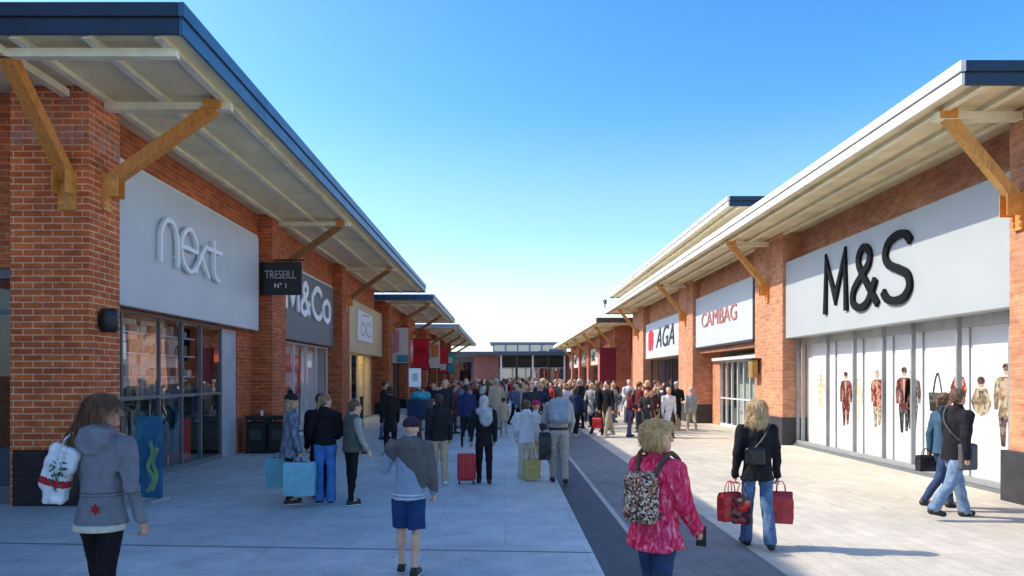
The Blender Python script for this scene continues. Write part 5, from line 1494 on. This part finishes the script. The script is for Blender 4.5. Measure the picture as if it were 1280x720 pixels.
MB().tube([tuple(p) for p in catmull([(0.05, 0.0, 0.37), (0.09, -0.01, 0.45), (0.15, 0.05, 0.50), (0.17, 0.12, 0.46), (0.16, 0.2, 0.36)], 6)], 0.012, 6).build('strap', WHITEBAG, r, True)

# 2. boy in shorts, centre
B = make_person('boy in pale blue shirt, draped grey hoodie and navy shorts standing with his back turned', -0.96, 7.15, -6, 1.53, (6, 4, -6, 8), ((20, 24, 105, 10), (4, 12, 24, 0)), None, dict(mat=cloth('pale_blue_shirt', (0.28, 0.36, 0.46), var=0.12), hem=0.83, flare=0.01, name='shirt', sl=0.95), dict(mat=cloth('navy_shorts', (0.018, 0.055, 0.16), var=0.25), short=True, r=1.05, cut=0.02), [SHOEK, SOLEW], head_yaw=10, bow=0.45, lean=0.06, vox=0.010, skin=SKIN2, hat=dict(mat=cloth('plum_cap', (0.045, 0.02, 0.045)), brim=True), wide=1.06)
S = B['S']
hd = Sdf(0.04 * S)
hd.cone(B['chest'] + np.array((0.04, -0.02, -0.05)) * S, B['chest'] + B['up'] * 0.06 * S, 0.15 * S, 0.185 * S, 0.74); hd.cone(B['shL'], B['shR'], 0.088 * S, 0.088 * S)
hd.cone(B['chest'] + np.array((0.09, -0.03, 0)) * S, B['waist'] + np.array((0.135, -0.02, -0.12)) * S, 0.105 * S, 0.06 * S, 0.95)
for n in 'LR': hd.cone(B['sh' + n], B['el' + n], 0.086 * S, 0.074 * S); hd.cone(B['el' + n], B['wr' + n] * 0.85 + B['el' + n] * 0.15, 0.072 * S, 0.055 * S)
hd.ell(B['neck'] + np.array((0, -0.09, -0.04)) * S, np.array((0.13, 0.09, 0.09)) * S)
# the sweater stops above the shirt on the left, a slanted edge
nn = np.array((0.62, 0, 0.78)); hd.plane(nn, float(nn @ (B['waist'] + np.array((0.0, 0, 0.035)) * S)))
hd.noise = fold_noise(0.006, 4.0); sdf_obj('hoodie', hd, 0.010, cloth('taupe_hoodie', (0.125, 0.12, 0.115), var=0.2), B['root'])
st = Sdf(0.01); hz = 0.83 * S + B['pel'][2] - 0.95 * S
for k in (0.01, 0.045):
    q = Sdf(0.01); q.cone((0, B['pel'][1], hz + k), (0, B['pel'][1] + 0.001, hz + k + 0.02), 0.188 * S, 0.186 * S, 0.78); q.plane((0, 0, 1), hz + k); q.plane((0, 0, -1), -(hz + k + 0.016)); sdf_obj('stripe', q, 0.008, WHITEC, B['root'])

# 3. woman in pink, right of centre
G = make_person('older woman with curly blond hair in a bright pink patterned coat and jeans', 1.10, 5.25, -50, 1.60, (8, 2, -8, 10), ((4, 8, 22, 0), (10, 7, 30, 0)), dict(kind='curly', mat=hairmat('hair_golden', (0.62, 0.32, 0.08), (1.0, 0.82, 0.42)), strands=3600, sl=0.055, sw=0.006, curl=0.009), dict(mat=cloth('pink_coat', (0.5, 0.03, 0.14), pattern='streak', cols=[(0.38, 0.010, 0.035), (0.76, 0.025, 0.095), (0.88, 0.08, 0.18), (0.98, 0.48, 0.48)], scale=28), hem=0.78, flare=0.04, amp=0.010, sl=1.2, collar=0.07), dict(mat=DENIM_D, r=1.05), [SHOEK], head_yaw=-42, vox=0.009, skin=SKIN2, wide=1.18)
FLOR = cloth('floral', (0.3, 0.1, 0.1), pattern='floral', cols=[(0.05, 0.03, 0.03), (0.75, 0.66, 0.50), (0.60, 0.14, 0.10), (0.10, 0.13, 0.05), (0.55, 0.5, 0.42), (0.06, 0.04, 0.04), (0.30, 0.18, 0.10)], scale=75, folds=0.8)
backpack('floral patterned backpack in cream, red and black on the woman in pink', G, FLOR, 0.25, 0.37, 0.15, 0.009, -0.08, cloth('olive_strap', (0.10, 0.08, 0.05)), 0.008)
gp = G['gripR']
r = thing('mobile_phone', 'dark phone held low by the woman in pink', 'phone', tuple(gp), rad(-30))
MB().bbox(-0.038, 0.038, -0.006, 0.006, -0.075, 0.075, 0.005).build('case', BLKL, r); MB().box(-0.033, 0.033, 0.0062, 0.0075, -0.066, 0.066).build('screen', plain('dark_screen', (0.01, 0.01, 0.012), 0.1), r)

# 4. woman in black with red bags
Hh = make_person('blond woman in black jacket and jeans walking away with red bags in both hands', 2.90, 8.3, -3, 1.66, (9, 3, -9, 8), ((-4, 9, 14, 5), (-2, 9, 12, 5)), dict(kind='bob', mat=HBL, strands=3200, sl=0.08, sw=0.005, curl=0.005), dict(mat=BLK, hem=0.80, flare=0.012, amp=0.008, sl=1.05, collar=0.07), dict(mat=DENIM, r=0.98, flare=0.022), [SHOEK], head_yaw=4, vox=0.010, skin=SKIN2, wide=1.08)
carrier('paper_bag', 'plain red paper bag in the left hand of the blond woman in black', Hh['gripL'] + np.array((-0.05, 0, 0)), 0.26, 0.12, 0.33, REDBAG, 24, drop=0.13)
carrier('paper_bag', 'red and dark patterned bag carried beside the left leg of the blond woman', Hh['gripL'] + np.array((0.06, -0.06, -0.02)), 0.20, 0.11, 0.30, cloth('red_dark_bag', (0.2, 0.03, 0.03), pattern='floral', cols=[(0.10, 0.02, 0.02), (0.45, 0.03, 0.03), (0.25, 0.12, 0.1), (0.04, 0.03, 0.03)], scale=22, folds=0.2), -20, drop=0.16)
carrier('paper_bag', 'plain red paper bag in the right hand of the blond woman in black', Hh['gripR'] + np.array((0.04, 0, 0)), 0.25, 0.13, 0.36, plain('red_paper2', (0.46, 0.03, 0.035), 0.45, scale=9, var=0.25), -16, drop=0.12)
sling('black shoulder bag with strap across the back of the blond woman', Hh, BLKL, -1, Hh['waist'] + np.array((-0.07, -0.165, 0.02)), (0.22, 0.09, 0.2))

# 5. couple at the window
I1 = make_person('man in black coat and jeans striding right past the white shop window', 6.24, 10.0, -80, 1.80, (17, 3, -19, 20), ((10, 6, 26, 0), (-14, 8, 16, 2)), dict(kind='short', mat=HB), dict(mat=BLK, hem=0.80, flare=0.0, amp=0.007, sl=1.15), dict(mat=DENIM_W, r=1.12, flare=0.015), [SHOEK], lean=0.07, head_yaw=8, vox=0.011, wide=1.1)
sling('black messenger bag on a grey strap worn by the man striding right', I1, cloth('grey_strap', (0.10, 0.10, 0.11)), 1, I1['pel'] + np.array((0.19, 0.03, -0.10)), (0.09, 0.26, 0.36))
I2 = make_person('woman in blue denim jacket walking beside the man in the black coat', 6.50, 10.7, -80, 1.72, (16, 4, -18, 20), ((-8, 12, 10, 2), (6, 8, 20, 2)), dict(kind='tail', mat=HB), dict(mat=cloth('teal_denim', (0.045, 0.105, 0.17), var=0.35), hem=0.84, amp=0.004), dict(mat=DENIM_D, r=1.0), [SHOEK], lean=0.05, vox=0.012)
carrier('handbag', 'small dark handbag hanging from the woman in the denim jacket', I2['gripL'] + np.array((-0.09, -0.05, 0.12)), 0.24, 0.13, 0.24, BLKL, 0, drop=0.10, cat='handbag')

# 6. group outside the dark grey shop
J1 = make_person('woman in dark bobble hat and grey patterned coat carrying two pale blue bags', -3.32, 11.1, -62, 1.66, (2, 0, -2, 2), ((2, 10, 14, 2), (2, 8, 14, 2)), dict(kind='long', mat=hairmat('hair_sand', (0.22, 0.13, 0.06), (0.5, 0.34, 0.18)), len=0.2), dict(mat=cloth('grey_pattern', (0.14, 0.17, 0.21), pattern='streak', cols=[(0.05, 0.07, 0.10), (0.14, 0.18, 0.24), (0.34, 0.37, 0.40)], scale=20), hem=0.74, flare=0.02, amp=0.006, sl=1.15), dict(mat=BLK, r=0.9), [SHOEK, SOLEW], vox=0.012, hat=dict(mat=cloth('dark_knit', (0.015, 0.02, 0.022)), pom=True), wide=1.08)
carrier('carrier_bag', 'larger pale blue carrier bag held in front by the woman in the bobble hat', J1['gripR'] + np.array((0.02, -0.12, 0)), 0.44, 0.18, 0.50, CYANBAG, 6, drop=0.08)
carrier('carrier_bag', 'teal blue carrier bag held behind by the woman in the bobble hat', J1['gripL'] + np.array((-0.26, -0.02, 0)), 0.32, 0.16, 0.46, plain('teal_paper', (0.14, 0.40, 0.47), 0.5, scale=7, var=0.15), -8, drop=0.08)
J2 = make_person('young woman in black top and wide bright blue jeans standing with her back turned', -2.78, 11.1, 8, 1.67, (2, 0, -2, 0), ((14, 10, 40, -6), (12, 8, 60, -14)), dict(kind='tail', mat=hairmat('hair_light_brown', (0.12, 0.06, 0.03), (0.4, 0.25, 0.14))), dict(mat=cloth('black_top', (0.012, 0.012, 0.014), var=0.3), hem=0.93, flare=0.0, amp=0.005, sl=1.15, hood=True), dict(mat=DENIM_B, r=1.0, flare=0.03), [SHOEK, SOLEW], head_yaw=-50, vox=0.012, skin=SKIN2)
J3 = make_person('girl in olive gilet with pale sleeves and slim black trousers standing sideways', -2.36, 11.05, -48, 1.58, (4, 2, -4, 2), ((8, 8, 30, 0), (6, 9, 26, 0)), dict(kind='tail', mat=HB), dict(mat=cloth('pale_sleeve', (0.36, 0.36, 0.33)), hem=0.90, amp=0.004), dict(mat=LEG, r=0.88), [SHOEK, SOLEW], head_yaw=-12, bow=0.25, vox=0.012, skin=SKIN2)
S = J3['S']; gq = Sdf(0.04); gq.cone(J3['waist'] + np.array((0, 0, -0.16)) * S, J3['chest'] + J3['up'] * 0.05 * S, 0.185 * S, 0.178 * S, 0.78); gq.cone(J3['shL'] * 0.8 + J3['shR'] * 0.2, J3['shR'] * 0.8 + J3['shL'] * 0.2, 0.082 * S, 0.082 * S); gq.plane((0, 0, 1), (J3['waist'][2] - 0.20 * S)); gq.noise = fold_noise(0.006, 1.0)
sdf_obj('gilet', gq, 0.012, cloth('olive_gilet', (0.10, 0.105, 0.09), var=0.2), J3['root'])
J4 = make_person('person in black padded coat half hidden behind the woman in blue jeans', -3.02, 11.75, 20, 1.66, (2, 0, -2, 0), (AD, AD), dict(kind='short', mat=HK), dict(mat=cloth('black_padded', (0.012, 0.012, 0.016)), hem=0.62, flare=0.02, amp=0.007, sl=1.2), dict(mat=LEG), [SHOEK], vox=0.014, hands=True)
carrier('paper_bag', 'crimson bag with white print between the bobble hat woman and the blue jeans', J4['gripL'] + np.array((-0.02, -0.40, 0.0)), 0.24, 0.12, 0.2, plain('crimson_paper', (0.42, 0.015, 0.05), 0.45, scale=9, var=0.25), 0, drop=0.12, patch=[(0.2, 0.5, 0.2, 0.7, WHITE_P)])

# 7. middle distance
K = make_person('person in long black coat standing by the tan fronted shop', -2.88, 18.0, 30, 1.70, (4, 2, -4, 4), (AD, AD), dict(kind='short', mat=HK), dict(mat=BLK, hem=0.60, flare=0.02, amp=0.006), dict(mat=LEG), [SHOEK], vox=0.016, hands=False)
C = make_person('man in black jacket and beige trousers behind the boy in shorts', -1.22, 13.2, 14, 1.62, (5, 2, -6, 6), (AD, (4, 8, 14, 2)), dict(kind='short', mat=HK), dict(mat=cloth('black_grey_jacket', (0.022, 0.023, 0.026), var=0.5), hem=0.84, amp=0.006, sl=1.15), dict(mat=BEIGE, r=1.12, flare=0.01), [SHOEW], vox=0.013, wide=1.1)
D = make_person('woman with pale grey hair and scarf in black coat wheeling a red suitcase', -0.40, 13.3, 4, 1.60, (8, 2, -8, 10), ((-10, 12, 4, 4), AD), dict(kind='long', mat=HG, len=0.24), dict(mat=BLK, hem=0.74, amp=0.006, sl=1.1), dict(mat=LEG, r=1.0), [SHOEK], vox=0.013, wide=1.06)
S = D['S']; q = Sdf(0.05); q.ell(D['neck'] + np.array((0, -0.04, -0.05)) * S, np.array((0.17, 0.13, 0.10)) * S); q.ell(D['chest'] + np.array((0.04, -0.10, 0.0)) * S, np.array((0.13, 0.08, 0.16)) * S); q.noise = fold_noise(0.009, 2); sdf_obj('scarf', q, 0.013, cloth('pale_scarf', (0.45, 0.48, 0.52), var=0.3), D['root'])
# suitcase
org = (-0.72, 13.25, 0)
r = thing('suitcase', 'bright red wheeled suitcase beside the woman in the black coat', 'suitcase', org, rad(6))
q = Sdf(0.02); q.rbox((0, 0, 0.31), (0.17, 0.11, 0.25), 0.05); q.noise = lambda P: 0.004 * np.sign(np.sin(P[:, 0] * 95)); sdf_obj('shell', q, 0.011, plain('red_shell', (0.50, 0.02, 0.03), 0.35, scale=8), r)
for sx in (-1, 1):
    for sy in (-1, 1): MB().tube([(sx * 0.13 - 0.012, sy * 0.07, 0.03), (sx * 0.13 + 0.012, sy * 0.07, 0.03)], 0.03, 10).build('wheel', BLKL, r)
gv = np.array(D['gripL']) - np.array(org)
MB().tube([(-0.06, -0.06, 0.54), (-0.05, -0.06, 0.86), (0.05, -0.06, 0.86), (0.06, -0.06, 0.54)], 0.009, 6).build('handle', ALU, r)

E1 = make_person('woman in white jacket and long cream skirt like trousers walking away in the middle', 0.40, 13.8, -4, 1.50, (8, 2, -8, 8), ((4, 10, 24, 0), (2, 10, 14, 2)), dict(kind='short', mat=HB), dict(mat=WHITEC, hem=0.80, flare=0.01, amp=0.007, sl=1.2, hood=True), dict(mat=CREAMC, r=1.1, flare=0.05), [SHOEW], vox=0.013, skin=SKIN2, wide=1.1)
E2 = make_person('child in white and black jacket and pink hat beside the woman in white', 0.60, 14.3, -10, 1.46, (6, 2, -8, 8), (AD, AD), None, dict(mat=cloth('mono_jacket', (0.4, 0.4, 0.4), pattern='floral', cols=[(0.02, 0.02, 0.025), (0.7, 0.7, 0.7), (0.65, 0.66, 0.68), (0.06, 0.07, 0.09)], scale=7), hem=0.84, amp=0.006, sl=1.15), dict(mat=CREAMC, r=1.05), [SHOEW], vox=0.014, hat=dict(mat=cloth('pink_hat', (0.5, 0.03, 0.14))), child=True)
carrier('paper_bag', 'mustard yellow bag carried low by the woman in white', (0.50, 13.62, 0.62), 0.30, 0.15, 0.36, plain('mustard_paper', (0.50, 0.36, 0.12), 0.5, scale=8, var=0.2), 4, drop=0.22)
Fm = make_person('man in grey sweatshirt and beige trousers with a large pale pack walking away', 0.99, 13.4, 2, 1.76, (9, 2, -9, 9), ((20, 14, 60, -8), (6, 12, 30, -4)), dict(kind='short', mat=HB), dict(mat=cloth('stone_sweat', (0.42, 0.42, 0.40), var=0.15), hem=0.88, amp=0.007, sl=1.2), dict(mat=cloth('stone_chino', (0.42, 0.38, 0.30)), r=1.1), [SHOEK], bow=0.5, lean=0.06, vox=0.013, wide=1.12)
backpack('large pale blue grey backpack on the man in beige trousers', Fm, cloth('pale_pack', (0.32, 0.38, 0.44), var=0.12), 0.40, 0.46, 0.22, 0.013, 0.04, cloth('dark_strap', (0.05, 0.06, 0.07)), 0.007)
S = Fm['S']; q = Sdf(0.01); q.cone(Fm['pel'] + np.array((0, 0, 0.02)) * S, Fm['pel'] + np.array((0, 0, 0.05)) * S, 0.196 * S, 0.196 * S, 0.78); zb_ = Fm['pel'][2]; q.plane((0, 0, 1), zb_ + 0.01); q.plane((0, 0, -1), -(zb_ + 0.06)); sdf_obj('belt', q, 0.011, BLKL, Fm['root'])
carrier('holdall', 'black holdall hanging at the left side of the man with the pale pack', Fm['world'](np.array((-0.27, -0.02, 0.98))), 0.20, 0.2, 0.5, BLKL, 0, drop=0.05, cat='bag')
P1 = make_person('man in navy jacket and dark trousers walking off left of the suitcase', -1.10, 20.2, 6, 1.74, (12, 2, -14, 14), (AD, AD), dict(kind='short', mat=HK), dict(mat=NAVYC, hem=0.86, amp=0.006, sl=1.1), dict(mat=cloth('dark_trouser', (0.02, 0.025, 0.035))), [SHOEK], vox=0.017, hands=False)

# market basket stand with teal goods, behind the boy
org = (-1.72, 14.4, 0)
r = thing('display_stand', 'tall navy display tub heaped with turquoise goods behind the boy in shorts', 'display stand', org)
m = MB(); m.tube([(0, 0, 1.12), (0, 0, 1.14), (0, 0, 1.50), (0, 0, 1.52)], [0.21, 0.23, 0.28, 0.29], 20); m.build('tub', plain('navy_tub', (0.02, 0.035, 0.09), 0.5), r, True)
m = MB(); m.tube([(0, 0, 0.03), (0, 0, 1.14)], 0.05, 10); m.tube([(0, 0, 0), (0, 0, 0.04)], [0.28, 0.26], 18); m.build('stand', FRAME_D, r)
q = Sdf(0.03); rr_ = random.Random(5)
for k in range(11):
    a_ = k * 2.4; q.ell((0.17 * math.cos(a_) * rr_.uniform(0.4, 1), 0.17 * math.sin(a_) * rr_.uniform(0.4, 1), 1.54 + rr_.uniform(0, 0.05)), (0.085, 0.08, 0.06 + 0.03 * rr_.random()))
q.noise = fold_noise(0.012, 2, 1.5); sdf_obj('goods', q, 0.014, cloth('turquoise', (0.05, 0.36, 0.42), var=0.35), r)
org = (-1.95, 15.5, 0)
r = thing('notice_stand', 'white notice on a slim stand beside the turquoise goods', 'notice', org)
MB().tube([(0, 0, 0), (0, 0, 2.15)], 0.02, 8).build('pole', FRAME_D, r); MB().tube([(0, 0, 0), (0, 0, 0.03)], 0.2, 14).build('base', FRAME_D, r)
MB().bbox(-0.13, 0.13, -0.035, -0.015, 1.75, 2.15, 0.006).build('board', WHITE_P, r); MB().box(-0.05, 0.06, -0.038, -0.036, 1.88, 2.04).build('print', plain('grey_print', (0.45, 0.47, 0.5), 0.6), r)

# ------------------------------------------------------------------ the crowd
def crowd_mesh(name, S, legs, arms, hair, coat, wide=1.0, bow=0.0):
    """one figure in one mesh: slots skin, top, trousers, hair, shoes"""
    J = skeleton(S, legs, arms, 0.04, bow=bow)
    b = Sdf(0.02)
    hc = J['head']
    T = lambda v: hc + np.array(v) * S
    b.ell(T((0, 0.01, 0)), np.array((0.075, 0.09, 0.115)) * S, 0); b.cone(T((0, 0.09, 0.0)), T((0, 0.105, -0.025)), 0.01, 0.012, zone=0)
    b.cone(J['neck'] - np.array((0, 0, 0.03)), hc, 0.055 * S, 0.05 * S, zone=0)
    b.ell(T((0, -0.025, 0.045)), np.array((0.092, 0.10, 0.088)) * S, 3)
    if hair == 'long': b.cone(T((0, -0.07, 0.0)), T((0, -0.09, -0.2)), 0.075 * S, 0.05 * S, zone=3)
    elif hair == 'bob': b.cone(T((0, -0.05, 0.0)), T((0, -0.06, -0.1)), 0.085 * S, 0.08 * S, zone=3)
    hem = J['waist'] - np.array((0, 0, 0.22 + coat)) * S
    b.cone(J['waist'], J['chest'] + J['up'] * 0.04 * S, 0.14 * S * wide, 0.165 * S * wide, 0.72, 1)
    b.cone(hem, J['waist'], (0.155 + coat * 0.1) * S * wide, 0.142 * S * wide, 0.76, 1)
    b.cone(J['shL'], J['neck'] - J['up'] * 0.06 * S, 0.058 * S, 0.066 * S, zone=1); b.cone(J['shR'], J['neck'] - J['up'] * 0.06 * S, 0.058 * S, 0.066 * S, zone=1)
    for i, n in enumerate('LR'):
        b.cone(J['sh' + n], J['el' + n], 0.066 * S, 0.055 * S, zone=1); b.cone(J['el' + n], J['wr' + n], 0.054 * S, 0.042 * S, zone=1); b.ell(J['wr' + n] + J['hd' + n] * 0.07 * S, np.array((0.03, 0.04, 0.06)) * S, 0)
        b.cone(J['hip' + n], J['knee' + n], 0.09 * S, 0.066 * S, zone=2); b.cone(J['knee' + n], J['ank' + n], 0.064 * S, 0.052 * S, zone=2)
        foot(b, J, n, (-1, 1)[i], zone=4)
    b.noise = fold_noise(0.004, S * 9)
    V, Q, Z = b.mesh(0.021)
    me = bpy.data.meshes.new(name)
    me.from_pydata(V.tolist(), [], Q.tolist())
    me.polygons.foreach_set('material_index', Z.astype(np.int32)); me.polygons.foreach_set('use_smooth', np.ones(len(Q), bool))
    for k in range(5): me.materials.append(BLK)
    return me


PRO = [crowd_mesh('person', 1.0, (14, 3, -14, 16), ((-8, 8, 14, 2), (10, 8, 20, 2)), 'short', 0.0, 1.05),
       crowd_mesh('person', 0.95, (-12, 14, 12, 3), ((12, 8, 24, 2), (-8, 8, 12, 2)), 'long', 0.05),
       crowd_mesh('person', 1.02, (3, 1, -3, 2), (AD, (10, 10, 70, -10)), 'short', 0.12, 1.08),
       crowd_mesh('person', 0.93, (4, 1, -4, 3), ((16, 10, 80, -14), (12, 10, 60, -10)), 'bob', 0.22),
       crowd_mesh('person', 0.97, (10, 2, -10, 10), ((0, 14, 10, 4), (0, 14, 10, 4)), 'bob', 0.0, 1.12),
       crowd_mesh('person', 0.74, (10, 3, -10, 12), ((8, 10, 20, 2), (-6, 10, 14, 2)), 'short', 0.0, 1.1),
       crowd_mesh('person', 1.0, (16, 3, -16, 18), (AD, AD), 'short', 0.34, 1.0),
       crowd_mesh('person', 0.96, (2, 0, -2, 0), ((20, 12, 95, -20), AD), 'long', 0.0, 1.0, 0.3)]
TOPS = [('black', (0.014, 0.014, 0.017), 9), ('charcoal', (0.04, 0.042, 0.047), 6), ('navy', (0.02, 0.035, 0.09), 5), ('white', (0.78, 0.77, 0.75), 9), ('pale grey', (0.46, 0.47, 0.49), 7), ('maroon', (0.13, 0.018, 0.025), 5), ('khaki', (0.24, 0.20, 0.11), 3), ('beige', (0.58, 0.48, 0.33), 6), ('bright red', (0.52, 0.03, 0.04), 3), ('denim blue', (0.10, 0.17, 0.30), 3), ('olive green', (0.09, 0.11, 0.045), 3), ('brown', (0.13, 0.07, 0.04), 2)]
BOTS = [('black', (0.012, 0.012, 0.014), 7), ('blue denim', (0.08, 0.13, 0.24), 5), ('dark grey', (0.05, 0.05, 0.055), 4), ('beige', (0.45, 0.37, 0.25), 3), ('pale stone', (0.52, 0.50, 0.46), 4)]
HAIRS = [('dark', HK, 5), ('brown', HB, 5), ('fair', HBL, 3), ('grey', HG, 2)]
def wch(L, R_): return R_.choices(L, [l[-1] for l in L])[0]
RC = random.Random(11)
placed = [(-1.1, 20.2), (-2.88, 18.0)]
used = set()


def crowd(n, xs, ys, where, group, facing, tops=None, minsep=0.5, bias=1.0):
    k = tries = 0
    while k < n and tries < n * 80:
        tries += 1
        t = RC.random() ** bias
        y = ys[0] + (ys[1] - ys[0]) * t
        x = RC.uniform(*xs) if not callable(xs) else RC.uniform(*xs(y))
        if any((x - a) ** 2 + (y - b) ** 2 < minsep ** 2 for a, b in placed): continue
        placed.append((x, y))
        me = PRO[RC.choices(range(8), [5, 5, 4, 4, 4, 5, 3, 4])[0]]
        tn_, tc_, _ = wch(tops or TOPS, RC); bn, bc, _ = wch(BOTS, RC); hn, hm, _ = wch(HAIRS, RC)
        o = link(bpy.data.objects.new('person', me))
        o.location = (x, y, 0); away = RC.random() < facing
        o.rotation_euler = (0, 0, RC.gauss(0, 0.75) + (0 if away else math.pi))
        sc_ = RC.uniform(0.90, 1.08); o.scale = (sc_ * RC.uniform(0.95, 1.08), sc_, sc_)
        for i, mm in enumerate((SKIN if RC.random() < 0.6 else SKIN2, cloth('crowd_top_' + tn_, tc_), cloth('crowd_low_' + bn, bc), hm, SHOEK if RC.random() < 0.7 else SHOEW)):
            o.material_slots[i].link = 'OBJECT'; o.material_slots[i].material = mm
        lab = '%s haired person, %s top, %s trousers, %s' % (hn, tn_, bn, where)
        tag(o, lab, 'person', group)
        k += 1
        if RC.random() < 0.22 and y < 40:
            bc_ = RC.choice([('white', WHITEBAG), ('red', REDBAG), ('brown paper', plain('kraft_paper', (0.35, 0.22, 0.11), 0.7)), ('black', BLKL)])
            c_, s_ = math.cos(o.rotation_euler[2]), math.sin(o.rotation_euler[2])
            hx = 0.30 * RC.choice((-1, 1))
            carrier('carrier_bag', '%s bag beside %s haired person in %s top, %s' % (bc_[0], hn, tn_, where), (x + hx * c_, y + hx * s_, 0.74), 0.28, 0.13, 0.34, bc_[1], math.degrees(o.rotation_euler[2]) + 80, drop=0.1)['group'] = 'bags carried in the crowd'


MAR = [('maroon', (0.15, 0.02, 0.03), 5), ('black', (0.014, 0.014, 0.017), 6), ('white', (0.7, 0.7, 0.7), 4), ('charcoal', (0.04, 0.042, 0.047), 3), ('pale grey', (0.36, 0.37, 0.39), 2), ('brown', (0.13, 0.07, 0.04), 1)]
crowd(36, (2.7, 6.8), (23.2, 32), 'in the sunlit right crowd', 'shoppers in the sunlit crowd', 0.4, MAR, 0.42)
crowd(12, (1.6, 4.0), (27, 36), 'at the shade edge', 'shoppers at the edge of the shade', 0.5, None, 0.5)
crowd(14, (-4.4, -1.5), (21.5, 36), 'along the shaded left shops', 'shoppers along the shaded left shops', 0.5, None, 0.6)
crowd(24, (-2.0, 2.4), (20, 36), 'in the shaded middle street', 'shoppers in the shaded middle', 0.5, None, 0.6)
crowd(80, (-4.8, 6.0), (35, 60), 'in the dense far crowd', 'shoppers in the dense far crowd', 0.5, None, 0.5)
crowd(64, (-5.2, 6.6), (60, 92), 'tiny before the end building', 'shoppers before the end building', 0.5, None, 0.5)

# ------------------------------------------------------------------ light, sky, camera
SH = Vector((1.073, -0.20, -1.0))      # direction the sunlight travels
el = math.atan2(1.0, math.hypot(SH.x, SH.y))
az_to = math.atan2(-SH.x, -SH.y)       # compass bearing to the sun, from +y clockwise towards +x
W = bpy.data.worlds.new('World'); SC.world = W; W.use_nodes = True
nt = W.node_tree
bg = nt.nodes['Background']
sk = nt.nodes.new('ShaderNodeTexSky'); sk.sky_type = 'NISHITA'; sk.sun_disc = False
sk.sun_elevation = el; sk.sun_rotation = az_to; sk.altitude = 300; sk.air_density = 1.0; sk.dust_density = 1.5; sk.ozone_density = 2.5
hs = nt.nodes.new('ShaderNodeHueSaturation'); hs.inputs['Saturation'].default_value = 1.22; hs.inputs['Value'].default_value = 1.52; hs.inputs['Hue'].default_value = 0.497
gm = nt.nodes.new('ShaderNodeGamma'); gm.inputs[1].default_value = 1.24
nt.links.new(sk.outputs[0], gm.inputs[0]); nt.links.new(gm.outputs[0], hs.inputs['Color']); tcw = nt.nodes.new('ShaderNodeTexCoord'); spw = nt.nodes.new('ShaderNodeSeparateXYZ'); nt.links.new(tcw.outputs['Generated'], spw.inputs[0])
hz_ = ramp(nt, [(0.0, (0.85, 0.85, 0.85)), (0.07, (0.62, 0.62, 0.62)), (0.20, (0.16, 0.16, 0.16)), (0.36, (0, 0, 0))], 'EASE'); nt.links.new(spw.outputs[2], hz_.inputs[0])
mxw = nt.nodes.new('ShaderNodeMix'); mxw.data_type = 'RGBA'; nt.links.new(hz_.outputs[0], mxw.inputs[0]); nt.links.new(hs.outputs[0], mxw.inputs[6]); mxw.inputs[7].default_value = (7.4, 7.3, 7.2, 1)
nt.links.new(mxw.outputs[2], bg.inputs['Color'])
bg.inputs['Strength'].default_value = 0.15
L = bpy.data.lights.new('sun', 'SUN'); L.energy = 5.0; L.angle = rad(0.53); L.color = (1.0, 0.90, 0.74)
lo = link(bpy.data.objects.new('sun', L)); lo.rotation_euler = SH.to_track_quat('-Z', 'Y').to_euler(); lo.location = (-20, 5, 25)

cam = bpy.data.cameras.new('camera'); co = link(bpy.data.objects.new('camera', cam))
co.location = (0, 0, CAM_Z); co.rotation_euler = (rad(90), 0, 0)
cam.sensor_width = 36; cam.lens = 36 * F / 1280; cam.shift_x = 8 / 1280; cam.shift_y = 112 / 1280
cam.clip_end = 3000; cam.clip_start = 0.05
SC.camera = co
SC.view_settings.view_transform = 'Standard'; SC.view_settings.look = 'None'; SC.view_settings.exposure = 0; SC.view_settings.gamma = 1
SC.cycles.use_denoising = True
SC.cycles.max_bounces = 8; SC.cycles.diffuse_bounces = 4; SC.cycles.glossy_bounces = 4; SC.cycles.transparent_max_bounces = 16; SC.cycles.caustics_reflective = False; SC.cycles.caustics_refractive = False
